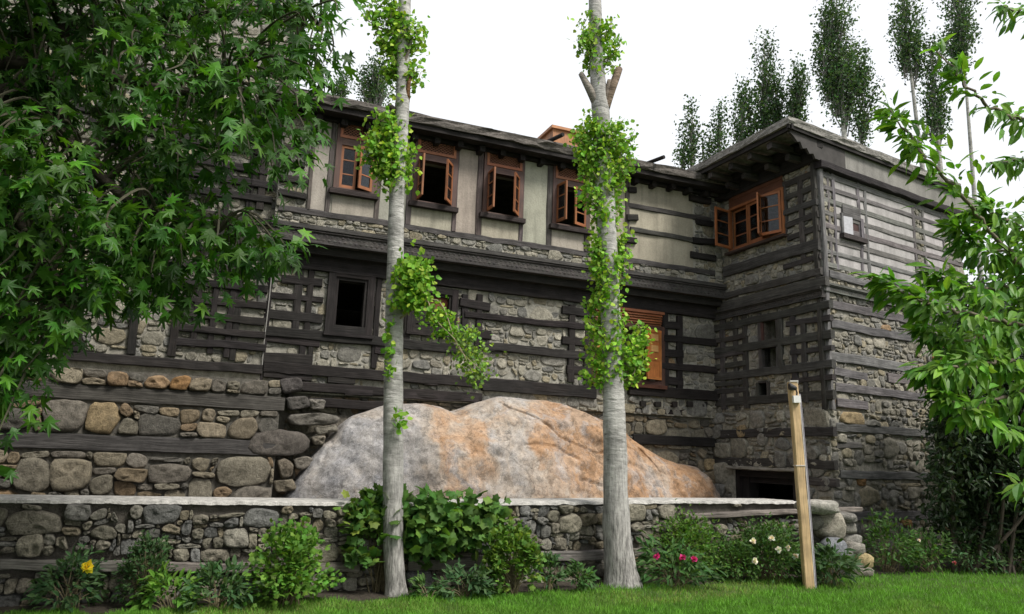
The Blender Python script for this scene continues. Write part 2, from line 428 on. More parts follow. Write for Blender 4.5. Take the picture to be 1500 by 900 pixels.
def masonry(acc, pl, u0, u1, v0, v1, w, rh, asp, depth, pal, skip=(), cut=(), gap=.022, big=.06, ochre=.03, top=None, rows=None, bright=1.0, rnd=(.0, .5)):
    """rubble masonry: distorted coursed cells, every stone modelled; cut: rectangles (openings); skip: bands hidden by beams"""
    g = rh / 2.1; gu = g * asp / 1.7; nu = max(2, int((u1 - u0) / gu) + 1); nv_ = max(1, round((v1 - v0) / g)); g = (v1 - v0) / nv_; gu = (u1 - u0) / nu
    occ = np.zeros((nv_, nu), bool); cells = []; sd = rng.uniform(0, 90)
    def put(a, b, w_, h_): occ[b:b + h_, a:a + w_] = True; cells.append((a, b, w_, h_))
    if nv_ >= 4:
        for _ in range(int(big * nu * nv_ / 5)):
            h_ = int(rng.choice([3, 3, 4, 4, 5])); h_ = min(h_, nv_); w_ = int(h_ * rng.uniform(1.05, 1.9))
            if w_ >= nu: continue
            a, b = int(rng.integers(0, nu - w_ + 1)), int(rng.integers(0, nv_ - h_ + 1))
            if not occ[b:b + h_, a:a + w_].any(): put(a, b, w_, h_)
    for b in range(nv_):
        a = 0
        while a < nu:
            if occ[b, a]: a += 1; continue
            h_ = int(rng.choice([1, 1, 2, 2, 2, 3])); w_ = int(rng.choice([2, 2, 3, 3, 4])) + (h_ == 1) * int(rng.integers(0, 2)) + (h_ == 3); h_ = min(h_, nv_ - b)
            while w_ > 1 and (a + w_ > nu or occ[b, a:a + w_].any()): w_ -= 1
            while h_ > 1 and occ[b:b + h_, a:a + w_].any(): h_ -= 1
            put(a, b, w_, h_); a += w_
    def warp(u, v):
        return (u + gu * .9 * noise.noise(Vector((u * 1.1 / gu * .25, v / g * .3, sd))), v + g * .75 * noise.noise(Vector((u / gu * .16, v / g * .22, sd + 20))) + g * .25 * noise.noise(Vector((u / gu * .6, v / g * .6, sd + 40))))
    for (ca, cb, w_, h_) in cells:
        a0, a1, b0, b1 = u0 + ca * gu, u0 + (ca + w_) * gu, v0 + cb * g, v0 + (cb + h_) * g
        cu, cv = warp((a0 + a1) / 2, (b0 + b1) / 2)
        if top is not None and cv > top(cu) - .03: continue
        if any(a < cu < b and c_ < cv < d_ for a, b, c_, d_ in skip): continue
        mw = min(a1 - a0, b1 - b0); q = lambda k: rng.uniform(0, k) * mw
        kk = .10 + .30 * rng.random() ** 2; cq = lambda: (q(kk), q(kk * .8))
        (x0, y0), (x1, y1), (x2, y2), (x3, y3) = cq(), cq(), cq(), cq()
        poly = [(a0 + x0, b0 + y0), ((a0 + a1) / 2 + rng.normal(0, .12) * mw, b0 - q(.10)), (a1 - x1, b0 + y1), (a1 + q(.08), (b0 + b1) / 2 + rng.normal(0, .12) * mw), (a1 - x2, b1 - y2), ((a0 + a1) / 2 + rng.normal(0, .15) * mw, b1 + q(.08)), (a0 + x3, b1 - y3), (a0 - q(.08), (b0 + b1) / 2 + rng.normal(0, .12) * mw)]
        poly = [warp(*p) for p in poly]
        for a, b, c_ in ((-1, 0, -u0), (1, 0, u1), (0, -1, -v0), (0, 1, v1 if top is None else min(v1, top(cu)))): poly = clip(poly, a, b, c_)
        for (a, b, c_, d_) in list(cut) + [(a + .01, b - .01, c_ + .012, d_ - .012) for a, b, c_, d_ in skip]:
            if len(poly) < 3: break
            qq = np.array(poly)
            if qq[:, 0].max() < a or qq[:, 0].min() > b or qq[:, 1].max() < c_ or qq[:, 1].min() > d_: continue
            poly = max((clip(poly, *h) for h in ((1, 0, a), (-1, 0, -b), (0, 1, c_), (0, -1, -d_))), key=lambda z: parea(z))
        if len(poly) < 3: continue
        gg = gap * rng.uniform(.2, .6); P0 = poly
        for k in range(len(P0)):
            p, q_ = P0[k], P0[(k + 1) % len(P0)]; ex, ey = q_[0] - p[0], q_[1] - p[1]; l = math.hypot(ex, ey)
            if l < 1e-5: continue
            nx, ny = ey / l, -ex / l
            poly = clip(poly, nx, ny, nx * p[0] + ny * p[1] - gg)
            if len(poly) < 3: break
        if len(poly) < 3 or parea(poly) < .0007: continue
        c = np.array(random.choice(OCHRE if (random.random() < ochre and w_ * h_ > 5) else pal)) * rng.uniform(.78, 1.2) * bright
        add_stone(acc, pl, poly, w, depth * rng.uniform(.45, 1.4) * (1.25 if w_ * h_ > 9 else 1), c, rng.uniform(*rnd))
def parea(p):
    if len(p) < 3: return 0
    q = np.array(p); return abs(np.sum(q[:, 0] * np.roll(q[:, 1], -1) - np.roll(q[:, 0], -1) * q[:, 1])) / 2

def sheet(acc, pl, u0, u1, v0, v1, w, holes=(), deep=.35, col=(.33, .31, .26)):
    """wall face with rectangular openings and their reveals"""
    us = sorted({u0, u1, *[h[0] for h in holes], *[h[1] for h in holes]}); vs = sorted({v0, v1, *[h[2] for h in holes], *[h[3] for h in holes]})
    us = [u for u in us if u0 <= u <= u1]; vs = [v for v in vs if v0 <= v <= v1]
    for a, b in zip(us, us[1:]):
        for c_, d_ in zip(vs, vs[1:]):
            mu, mv = (a + b) / 2, (c_ + d_) / 2
            if any(h[0] < mu < h[1] and h[2] < mv < h[3] for h in holes): continue
            acc.add([pl.pt(a, c_, w), pl.pt(b, c_, w), pl.pt(b, d_, w), pl.pt(a, d_, w)], [(0, 1, 2, 3)], col)
    for a, b, c_, d_ in holes:
        for q in (((a, c_), (a, d_)), ((b, d_), (b, c_)), ((a, d_), (b, d_)), ((b, c_), (a, c_))):
            (x0, y0), (x1, y1) = q
            acc.add([pl.pt(x0, y0, w), pl.pt(x0, y0, w - deep), pl.pt(x1, y1, w - deep), pl.pt(x1, y1, w)], [(0, 1, 2, 3)], col)
def quad(acc, pts, col): acc.add(pts, [tuple(range(len(pts)))], col)

def rect(pl, pts, w=0):
    """u0,u1,v0,v1 of a picture quad TL,TR,BR,BL on a plane"""
    q = [pl.P(x, y, w) for x, y in pts]
    return (q[0][0] + q[3][0]) / 2, (q[1][0] + q[2][0]) / 2, (q[2][1] + q[3][1]) / 2, (q[0][1] + q[1][1]) / 2

def carved_band(acc, pl, u0, u1, v0, v1, w0, w1, col, step=.11):
    """carved cornice board: moulded edges and rows of cut diamonds"""
    h = v1 - v0
    box(acc, pl, u0, u1, v0, v1, w0, w1 - .02, col)
    box(acc, pl, u0, u1, v1 - h * .24, v1, w1 - .018, w1 + .035, tint(col, .1))
    box(acc, pl, u0, u1, v1 - h * .36, v1 - h * .28, w1 - .018, w1 + .012, tint(col, .1))
    box(acc, pl, u0, u1, v0, v0 + h * .10, w1 - .018, w1 + .012, tint(col, .1))
    a, b = v0 + h * .13, v1 - h * .39; n = int((u1 - u0) / step); k = max(1, round((b - a) / step)); s = (b - a) / k
    for r in range(k):
        for i in range(n):
            cu = u0 + (i + .5 + (r % 2) * .5) * (u1 - u0) / n; cv = a + (r + .5) * s
            if cu + step / 2 > u1: continue
            d = .012 * rng.uniform(.5, 1.4); x = step * .46; y = s * .46
            acc.add([pl.pt(cu - x, cv, w1 - .02), pl.pt(cu, cv - y, w1 - .02), pl.pt(cu + x, cv, w1 - .02), pl.pt(cu, cv + y, w1 - .02), pl.pt(cu, cv, w1 - .02 + d)],
                    [(0, 1, 4), (1, 2, 4), (2, 3, 4), (3, 0, 4)], tint(col, .25))

def casement(par, pl, hu, v0, v1, width, sgn, ang, w, col, rows=3, glass=True, bars_v=0):
    """glazed sash hinged at hu, opening by ang degrees outward; sgn +1 leaf runs to +u when shut"""
    a = radians(ang); ax = pl.U * sgn * math.cos(a) + pl.N * math.sin(a); az = np.cross(ax, [0, 0, 1.]); up = np.array([0, 0, 1.])
    o = pl.pt(hu, v0, w); A = Acc(); t = .034; f = .052; H = v1 - v0
    def bx(x0, x1, y0, y1, tt=t): boxf(A, o + ax * x0 + up * y0 - az * tt / 2, ax * (x1 - x0), up * (y1 - y0), az * tt, tint(col, .12))
    bx(0, f, 0, H); bx(width - f, width, 0, H); bx(f, width - f, 0, f * 1.2); bx(f, width - f, H - f, H)
    for r in range(1, rows):
        y = H * r / rows; bx(f, width - f, y - .012, y + .012, t * .7)
    for r in range(1, bars_v + 1):
        x = width * r / (bars_v + 1); bx(x - .011, x + .011, f * 1.2, H - f, t * .6)
    s = A.build('casement', WOOD, par)
    if glass:
        G = Acc(); boxf(G, o + ax * f + up * f - az * .002, ax * (width - 2 * f), up * (H - 2 * f), az * .004)
        g = G.build('pane', GLASS, par)
    return s

OR = (.26, .095, .036); BRN = (.085, .046, .034)

# ================================================================== GROUND
A = Acc(); quad(A, [(-150, -60, 0), (150, -60, 0), (150, 220, 0), (-150, 220, 0)], (1, 1, 1))
structure(A.build('lawn', LAWN))
A = Acc()
q = [WP.pt(-9, 0, .75)[:2], WP.pt(19, 0, .95)[:2], WP.pt(19, 0, -.2)[:2], WP.pt(-9, 0, -.2)[:2]]
n = 60; top = [WP.pt(-9 + 28 * i / n, .004, .55 + .22 * noise.noise(Vector((i * .45, 0, 0))) ) for i in range(n + 1)]; bot = [WP.pt(-9 + 28 * i / n, .004, -.2) for i in range(n + 1)]
A.add(top + bot, [(i, i + 1, n + 2 + i, n + 1 + i) for i in range(n)], (1, 1, 1))
structure(A.build('flower_bed_soil', SOIL))
A = Acc(); quad(A, [WP.pt(-9, .45, -.3), WP.pt(11.75, .45, -.3), TL.pt(.0, .45, -.02), TL.pt(-4.2, .45, -.02), ML.pt(-20, .45, -.1)], (1, 1, 1))
structure(A.build('terrace_ground', SOIL))

# ================================================================== CENTRAL WING
ZR = 8.52                       # roof top
house = thing('timber_laced_house', 'long stone and timber house with four carved upper windows above the boulder', 'house', ML.pt(-5, .45, 0))
uL, uR = ML.P(389, 480)[0], 0.0
winA = rect(ML, [(491, 407), (537, 411), (535, 481), (487, 477)])
winB = rect(ML, [(606, 428), (660, 434), (659, 482), (605, 476)])
winC = rect(ML, [(870, 478), (966, 482), (966, 560), (870, 552)])
holesL = [winA, winB, winC]
vS = ML.P(398, 352, .3)[1] - .06            # soffit level
vB = ML.lev(931, 576, 1051)[2] - .10         # bottom of the timbered storey
vB = 2.62
A = Acc()
sheet(A, ML, uL, uR + .3, vB, vS + .3, 0, holesL, .4, (.38, .36, .305))
sheet(A, ML, -9.8, .5, .2, vB, -.12, (), .1, (.22, .205, .17))
quad(A, [ML.pt(-9.8, vB, -.12), ML.pt(.3, vB, -.12), ML.pt(.3, vB, 0), ML.pt(-9.8, vB, 0)], (.2, .19, .16))
# back and inside of the shell
for pts in ([ML.pt(-10.6, .2, -6), ML.pt(2, .2, -6), ML.pt(2, 8.3, -6), ML.pt(-10.6, 8.3, -6)],
            [ML.pt(-10.6, .2, -6), ML.pt(-10.6, 8.3, -6), ML.pt(-10.6, 8.3, .28), ML.pt(-10.6, .2, -.1)],
            [ML.pt(-10.6, 2.7, -6), ML.pt(2, 2.7, -6), ML.pt(2, 2.7, -.05), ML.pt(-10.6, 2.7, -.05)]):
    quad(A, pts, (.2, .18, .15))
house_wall = A.build('wall', MORTAR, house)
A = Acc(); quad(A, [ML.pt(-10.4, 5.35, -5.9), ML.pt(1.2, 5.35, -5.9), ML.pt(1.2, 5.35, .2), ML.pt(-10.4, 5.35, .2)], (.12, .09, .06))
A.build('upper_floor', TIMBER, house)

# timbers of the lower storey: (x0, y0, x1, thickness) in picture pixels
long_L = [(395, 377, 1052, 21), (388, 486, 700, 14), (702, 507, 867, 12), (386, 538, 867, 15), (393, 563, 705, 13), (706, 564, 872, 17), (423, 588, 566, 13), (590, 578, 700, 12), (680, 461, 856, 9),
          (971, 495, 1052, 10), (968, 536, 1052, 10), (920, 571, 1054, 15)]
short_L = [(413, 409, 472, 12), (393, 432, 473, 9), (391, 460, 472, 14), (387, 495, 468, 13), (386, 523, 456, 15), (386, 549, 457, 10), (673, 444, 717, 12), (673, 487, 719, 13),
           (823, 455, 866, 12), (823, 499, 866, 12), (830, 541, 870, 12), (971, 476, 994, 11), (968, 516, 1000, 12), (966, 557, 1000, 12), (549, 512, 566, 14), (480, 556, 520, 10), (620, 560, 640, 9), (505, 574, 545, 9)]
post_L = [(440, 395, 486, 11), (457, 397, 488, 9), (396, 398, 560, 10), (444, 500, 528, 10), (456, 505, 535, 8), (556, 405, 540, 8), (703, 432, 508, 9), (682, 432, 505, 9), (862, 445, 575, 10), (838, 447, 560, 9), (995, 463, 578, 8), (974, 450, 575, 8), (600, 415, 500, 9)]
skipL = []
def lev_beams(par, pl, specs, w0, w1, col, name='timber_beam', skips=None, wref=.04):
    for x0, y0, x1, t in specs:
        a, b, v = pl.lev(x0, y0, x1, wref); th = pl.th((x0 + x1) / 2, proj(pl.pt((a + b) / 2, v, wref))[1], t, wref)
        A = Acc(); d = rng.normal(0, .008)
        beam(A, pl, (a, v - d), (b, v + d), th, w0, w1 + rng.uniform(-.012, .015), tint(col))
        A.build(name, TIMBER, par)
        if skips is not None: skips.append((a, b, v - th * .42, v + th * .42))
def posts(par, pl, specs, w0, w1, col, name='timber_tie', wref=.04, skips=None):
    for x, y0, y1, t in specs:
        u, va = pl.P(x, y0, wref); _, vb = pl.P(x + (0.035 * (y1 - y0) if x > 1050 else -.03 * (y1 - y0) * (750 - x) / 400), y1, wref)
        th = abs(pl.P(x - t / 2, y0, wref)[0] - pl.P(x + t / 2, y0, wref)[0])
        A = Acc(); beam(A, pl, (u, va), (u, vb), th, w0, w1 + rng.uniform(-.01, .01), tint(col)); A.build(name, TIMBER, par)
        if skips is not None: skips.append((u - th * .4, u + th * .4, vb, va))
lev_beams(house, ML, long_L, -.05, .10, DK, skips=skipL)
lev_beams(house, ML, short_L, -.05, .085, DK, name='timber_tie', skips=skipL)
posts(house, ML, post_L, -.05, .07, DK, skips=skipL)
A = Acc()
masonry(A, ML, uL, uR, vB, vS, 0, .15, 1.8, .026, PAL_GREY, skipL, [(a - .13, b + .13, c_ - .13, d_ + .13) for a, b, c_, d_ in holesL], gap=.03, ochre=.01)
A.build('stone_masonry', STONE, house, smooth=True); A = Acc()
masonry(A, ML, -9.6, .1, .35, vB, -.12, .19, 1.6, .06, PAL_BASE, gap=.03, ochre=.02, big=.2)
A.build('base_masonry', STONE, house, smooth=True)
# base timbers right of the boulder, and the joist under the storey
lev_beams(house, ML, [(925, 643, 1052, 14), (915, 600, 1000, 8)], -.2, .0, DK, wref=-.1)
for i, x in enumerate((905, 940, 962, 985, 1008, 1030)):
    u, v = ML.P(x, 594); A = Acc(); beam3(A, ML.pt(u, v + .02, -.2), ML.pt(u, v + .02, rng.uniform(.05, .14)), ML.U, np.array([0, 0, 1.]), rng.uniform(.11, .16), .12, tint(DK)); A.build('joist_end', TIMBER, house)

# lower windows
def frame4(name, par, pl, r, t, w0, w1, col, matr=None, sill=True):
    a, b, c_, d_ = r; A = Acc()
    for s in (0, 1):
        uu = (a - t, a) if s == 0 else (b, b + t)
        box(A, pl, uu[0], uu[1], c_ - t, d_ + t, w0, w1, tint(col, .1))
        ii = (a, a + t * .4) if s == 0 else (b - t * .4, b)
        box(A, pl, ii[0], ii[1], c_, d_, w0, w1 - .035, tint(col, .15))
    box(A, pl, a, b, d_, d_ + t, w0, w1 - .003, tint(col, .1)); box(A, pl, a, b, c_ - t, c_, w0, w1 - .003, tint(col, .1))
    box(A, pl, a + t * .4, b - t * .4, d_ - t * .4, d_, w0, w1 - .038, tint(col, .15))
    f = A.build(name, matr or TIMBER, par); return sub(f, par)
wA = frame4('window', house, ML, winA, .14, -.12, .10, DK)
wA['label'] = 'bare square opening with a dark timber frame'
A = Acc(); box(A, ML, winA[0] - .16, winA[1] + .16, winA[2] - .21, winA[2] - .142, -.1, .14, tint(DK)); A.build('sill', TIMBER, wA)
wB = frame4('window', house, ML, winB, .13, -.12, .10, DK)
A = Acc(); a, b, c_, d_ = winB; mu = (a + b) / 2
box(A, ML, a, b, c_, c_ + (d_ - c_) * .52, -.10, -.04, DK); box(A, ML, a + .06, b - .06, c_ + .05, c_ + (d_ - c_) * .45, -.042, -.02, tint(DK))
A.build('lower_panel', TIMBER, wB)
A = Acc(); box(A, ML, a, b, c_ + (d_ - c_) * .55, d_, -.10, -.05, (.20, .055, .03)); box(A, ML, a, b, c_ + (d_ - c_) * .52, c_ + (d_ - c_) * .57, -.1, 0, DK)
A.build('shutter', WOOD, wB)
A = Acc(); box(A, ML, a - .14, b + .14, c_ - .2, c_ - .133, -.1, .13, tint(DK)); A.build('sill', TIMBER, wB)
wC = frame4('window', house, ML, winC, .09, -.12, .09, BRN)
a, b, c_, d_ = winC
A = Acc(); hv = ML.lev(916, 452, 965)[2]
for i in range(6):
    v = d_ + .03 + i * .055; boxf(A, ML.pt(a - .02, v, .02 + i * .012), ML.U * (b - a + .04), np.array([0, 0, .05]) - ML.N * .03, ML.N * .03, tint(OR, .2))
box(A, ML, a - .06, b + .06, d_ + .36, d_ + .42, -.05, .13, tint(OR, .1))
A.build('louvred_header', WOOD, wC)
wd = (b - a) * .27
for s, hu, an in ((1, a + .02, 8), (-1, b - .02, 14)):
    A = Acc(); aa = radians(an); ax = ML.U * s * math.cos(aa) + ML.N * math.sin(aa); az = np.cross(ax, [0, 0, 1.]); az = az if az @ ML.N > 0 else -az
    o = ML.pt(hu, c_ + .03, .06); H = d_ - c_ - .04; up = np.array([0, 0, 1.]); oc = (.44, .16, .045)
    boxf(A, o, ax * wd, up * H, az * .03, tint(oc, .1))
    for y0, y1 in ((0, .06), (H * .38, H * .38 + .05), (H - .06, H)): boxf(A, o + up * y0 + az * .03, ax * wd, up * (y1 - y0), az * .014, tint(oc, .15))
    for x0 in (0, wd - .05): boxf(A, o + ax * x0 + az * .03, ax * .05, up * H, az * .012, tint(oc, .15))
    for y in (.55, .78): boxf(A, o + ax * wd * .25 + up * H * y + az * .03, ax * wd * .5, up * H * .13, az * .02, (.60, .33, .12))
    A.build('shutter', WOOD, wC)
A = Acc(); box(A, ML, a - .1, b + .1, c_ - .17, c_ - .095, -.08, .16, (.10, .04, .025)); A.build('sill', TIMBER, wC)

# ---------- jettied upper floor
vP = UP.lev(408, 305, 1044)[2]                # plate
vC1 = UP.lev(401, 325, 1050)[2]               # cornice top
vC0 = UP.lev(401, 351, 1050)[2]
vE = UP.lev(484, 180, 1000)[2]                # wall head
uA, uZ = UP.P(406, 280)[0], .0
ulv = lambda x, y: UP.P(x, y)[0]
wins = []
for x0, x1, ym in ((493, 552, 235), (607, 667, 255), (709, 764, 270), (810, 861, 290)):
    wins.append((ulv(x0, ym), ulv(x1, ym)))
v_lat1 = UP.lev(493, 178, 560)[2]; v_lat0 = UP.lev(494, 202, 560)[2]; v_top = UP.lev(497, 212, 560)[2]; v_bot = UP.lev(488, 278, 560)[2]; v_sill = UP.lev(486, 285, 560)[2]
holesU = [(a, b, v_bot, v_top) for a, b in wins]
A = Acc(); sheet(A, UP, uA, uZ + .3, vC0, vE + .55, 0, holesU, .25, (.38, .36, .31))
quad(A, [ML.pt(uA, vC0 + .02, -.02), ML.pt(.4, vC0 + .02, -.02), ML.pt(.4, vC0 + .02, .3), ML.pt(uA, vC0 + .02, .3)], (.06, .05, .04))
A.build('upper_wall', PLASTER, house)
A = Acc(); carved_band(A, UP, uA - .05, .06, vC0, vC1, -.05, .13, MD, .10); A.build('carved_cornice', TIMBER, house)
A = Acc(); box(A, UP, uA, .06, vC0 - .16, vC0 - .003, -.28, -.02, tint(DK)); A.build('cornice_plate', TIMBER, house)
for i in range(24):                           # joists under the jetty
    u = uA + .2 + i * .43
    if u > -.1: break
    A = Acc(); beam3(A, ML.pt(u, vC0 - .07, -.02), ML.pt(u, vC0 - .07, .26), UP.U, np.array([0, 0, 1.]), .13, .12, tint(DK)); A.build('joist_end', TIMBER, house)
skU = []
lev_beams(house, UP, [(408, 305, 1046, 8.5)], -.05, .06, MD, skips=skU, wref=0)
A = Acc()
masonry(A, UP, uA, uZ, vC1 - .02, vP - .03, 0, .12, 1.9, .035, PAL_GREY, gap=.022, bright=1.05, big=.05)
A.build('upper_masonry', STONE, house, smooth=True); A = Acc()
masonry(A, UP, uA, UP.P(452, 250)[0], vP + .03, vE, 0, .15, 1.6, .03, PAL_GREY, gap=.03, bright=.95)
A.build('upper_masonry', STONE, house, smooth=True); A = Acc()
masonry(A, UP, UP.P(1016, 300)[0], uZ, vP + .03, vE, 0, .15, 1.3, .03, PAL_GREY, gap=.03, bright=.95)
A.build('upper_masonry', STONE, house, smooth=True)
# plaster panels stand a little proud between the posts
edges = [ulv(456, 250), ulv(483, 250)] + sum([[ulv(a, y), ulv(b, y)] for a, b, y in ((553, 598, 300), (666, 701, 270), (763, 803, 290))], []) + [ulv(858, 310), ulv(1014, 330)]
PC = (.375, .342, .288)
A = Acc()
def panel(pl, u0, u1, v0, v1, w=.02, c=PC):
    n, m = max(2, int((u1 - u0) / .12)), max(2, int((v1 - v0) / .12)); V = []
    for j in range(m + 1):
        for i in range(n + 1):
            u, v = u0 + (u1 - u0) * i / n, v0 + (v1 - v0) * j / m
            V.append(pl.pt(u, v, w + .012 * noise.noise(Vector((u * 1.7, v * 1.7, w * 9)))))
    A.add(V, [(j * (n + 1) + i, j * (n + 1) + i + 1, (j + 1) * (n + 1) + i + 1, (j + 1) * (n + 1) + i) for j in range(m) for i in range(n)], tint(c, .06))
for a, b in zip(edges[0:8:2], edges[1:8:2]): panel(UP, a, b, vP + .04, vE + .2)
panel(UP, edges[8], edges[9], vP + .04, vE + .2, .02, (.372, .342, .29))
for a, b in wins: panel(UP, a - .02, b + .02, vP + .04, v_sill)
A.build('plaster_panel', PLASTER, house, smooth=True)
for x, y, t in ((456, 250, 6), (483.5, 250, 7), (552, 300, 7), (599.5, 280, 8), (666.5, 280, 6.5), (702, 280, 8), (763.5, 290, 6), (804.5, 290, 8), (858.5, 310, 7), (918, 320, 6)):
    u = ulv(x, y); th = abs(ulv(x - t / 2, y) - ulv(x + t / 2, y)); A = Acc()
    beam(A, UP, (u, vP + .05), (u, vE + .1), th, -.03, .05, tint((.105, .085, .08), .12), .005); A.build('timber_post', TIMBER, house)
lev_beams(house, UP, [(919, 301, 1040, 7), (922, 337, 1046, 7), (457, 206, 486, 5), (458, 180, 478, 6)], -.03, .055, MD, wref=0)
lev_beams(house, UP, [(410, 218, 455, 10), (411, 238, 446, 8), (409, 262, 450, 10), (408, 283, 448, 9), (1012, 268, 1032, 9), (1008, 290, 1038, 9), (1018, 325, 1042, 8), (1012, 352, 1044, 9), (1010, 374, 1046, 9), (918, 278, 930, 8), (916, 318, 932, 9), (914, 352, 930, 9)], -.03, .09, DK, name='timber_tie', wref=0)
# head beam, wall plate and eaves
A = Acc(); beam(A, UP, (uA, vE + .12), (.1, vE + .12), .26, -.05, .10, tint(DK)); A.build('timber_beam', TIMBER, house)
A = Acc(); beam(A, UP, (uA, vE + .36), (.1, vE + .36), .18, -.05, .22, tint(DK)); A.build('timber_beam', TIMBER, house)
OV = .5
vF1 = UP.lev(455, 133, 1018, OV)[2]; vF0 = UP.lev(455, 146, 1018, OV)[2]
# roof: mud slab with a ragged edge over brushwood
def slab(acc, outline, z0, z1, col, ragged=.03, seg=.25):
    """outline: ccw xy; ragged vertical edge"""
    P = []
    for i in range(len(outline)):
        a, b = np.array(outline[i]), np.array(outline[(i + 1) % len(outline)]); k = max(1, int(np.linalg.norm(b - a) / seg))
        for j in range(k): P.append(a + (b - a) * j / k)
    P = np.array(P); n = len(P); V = []
    for zz, rr in ((z0, ragged), (z0 + (z1 - z0) * .35, ragged), (z0 + (z1 - z0) * .75, ragged), (z1, ragged * .5)):
        off = rng.normal(0, rr * .6, (n, 2)); V.append(np.column_stack([P + off, zz + rng.normal(0, rr * .35, n)]))
    V = np.concatenate(V); Fc = [(r * n + i, r * n + (i + 1) % n, r * n + n + (i + 1) % n, r * n + n + i) for r in range(3) for i in range(n)]
    Fc += [tuple(range(n - 1, -1, -1)), tuple(range(3 * n, 4 * n))]
    acc.add(V, Fc, col)
A = Acc()
o0 = [UP.pt(uA - .5, 0, OV)[:2], UP.pt(.35, 0, OV)[:2], UP.pt(.35, 0, -6.4)[:2], UP.pt(uA - .5, 0, -6.4)[:2]]
slab(A, o0, vF0, vF1, (.155, .14, .125), .035)
A.build('roof', MUD, house)
A = Acc(); box(A, UP, uA - .3, .3, vF0 - .11, vF0 + .01, .2, OV - .06, DK); A.build('eaves_board', TIMBER, house)
for i in range(40):
    u = uA + .15 + i * .47
    if u > .1: break
    A = Acc(); beam3(A, UP.pt(u, vF0 - .18, -.3), UP.pt(u, vF0 - .18, OV - .24 + rng.uniform(-.05, .03)), UP.U, np.array([0, 0, 1.]), .12, .13, tint(DK)); A.build('rafter', TIMBER, house)
for x0, y0, x1, y1 in ((803, 204, 823, 193), (950, 236, 970, 225)):
    u, v = UP.P(x0, y0, OV - .1); p = UP.pt(u, v, OV - .1); A = Acc()
    tube(A, [p - UP.N * .3, p + UP.N * .35 + UP.U * .18], .045, 8, DK); A.build('roof_spout', TIMBER, house)
# skylight hatch on the roof
hx, hv = UP.P(822, 200, -1.6); hc = UP.pt(hx, 0, -1.6); A = Acc()
zt = UP.P(814, 187, -1.6)[1] - .19
w_, d_h = .42, .42
for a, b in ((-1, -1),): pass
boxf(A, hc - UP.U * w_ - UP.N * d_h + np.array([0, 0, vF1 - .05]), UP.U * 2 * w_, UP.N * 2 * d_h, np.array([0, 0, zt - vF1 - .02]), (.34, .15, .06))
boxf(A, hc - UP.U * (w_ + .06) - UP.N * (d_h + .06) + np.array([0, 0, zt - .07]), UP.U * 2 * (w_ + .06), UP.N * 2 * (d_h + .06), np.array([0, 0, .07]), (.42, .19, .08))
A.build('roof_hatch', WOOD, house)

# upper windows
angs = ((None, 24), (89, 54), (88, 52), (80, 20))
for (a, b), (al, ar) in zip(wins, angs):
    A = Acc(); t = .075
    for u0, u1 in ((a - .03, a + t), (b - t, b + .03)): box(A, UP, u0, u1, v_bot, v_lat1 + .05, -.1, .065, tint(BRN, .12))
    box(A, UP, a + t, b - t, v_top - .01, v_lat0 - .005, -.1, .062, tint(BRN, .1)); box(A, UP, a + t, b - t, v_bot, v_bot + .05, -.1, .062, tint(BRN, .1))
    wdw = sub(A.build('window', WOOD, house), house)
    # carved fretwork light
    A = Acc(); l0, l1, k0, k1 = a + t * .3, b - t * .3, v_lat0, v_lat1; f = .055; lc = (.30, .11, .05)
    box(A, UP, l0, l1, k0, k0 + f, -.06, .08, tint(lc, .1)); box(A, UP, l0, l1, k1 - f, k1, -.06, .08, tint(lc, .1))
    box(A, UP, l0, l0 + f, k0 + f, k1 - f, -.06, .078, tint(lc, .1)); box(A, UP, l1 - f, l1, k0 + f, k1 - f, -.06, .078, tint(lc, .1))
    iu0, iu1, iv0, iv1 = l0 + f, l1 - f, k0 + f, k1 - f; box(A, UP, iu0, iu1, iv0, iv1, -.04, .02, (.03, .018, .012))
    n = 9; sx = (iu1 - iu0) / n; hgt = iv1 - iv0; rws = 4; sy = hgt / rws
    for r in range(rws):
        for i in range(n):
            cu, cv = iu0 + (i + .5) * sx, iv0 + (r + .5) * sy
            for s in (1, -1):
                p0, p1 = UP.pt(cu - sx * .5, cv - s * sy * .5, .035), UP.pt(cu + sx * .5, cv + s * sy * .5, .035); dd = p1 - p0; pv = np.cross(UP.N, dd / np.linalg.norm(dd)) * .013
                boxf(A, p0 - pv / 2, dd, pv, UP.N * (.02 + .003 * s), (.22, .085, .04))
    A.build('lattice_panel', WOOD, wdw)
    A = Acc(); box(A, UP, a - .1, b + .06, v_sill, v_bot - .003, -.05, .15, (.04, .03, .028)); A.build('sill', TIMBER, wdw)
    wv = (b - a - 2 * t) / 2
    if al is None: casement(wdw, UP, a + t, v_bot + .055, v_top - .015, wv, 1, 0, .02, OR)
    else: casement(wdw, UP, a + t, v_bot + .055, v_top - .015, wv, 1, al, .05, OR)
    if ar is not None: casement(wdw, UP, b - t, v_bot + .055, v_top - .015, wv, -1, ar, .05, OR)
# a downpipe hangs at the joint with the left block
A = Acc(); tube(A, curve([ML.pt(*ML.P(399, 392, .12), .12), ML.pt(*ML.P(393, 450, .12), .12), ML.pt(*ML.P(387, 500, .12), .12), ML.pt(*ML.P(383, 548, .12), .12)]), .010, 6, (.26, .25, .23)); A.build('downpipe', PAINT, house)

u, v = ML.P(400, 388, .1); A = Acc(); tube(A, [ML.pt(u, v, .0), ML.pt(u, v - .02, .35), ML.pt(u, v - .06, .55)], [.07, .065, .05], 8, (.02, .018, .017)); A.build('water_spout', TIMBER, house)

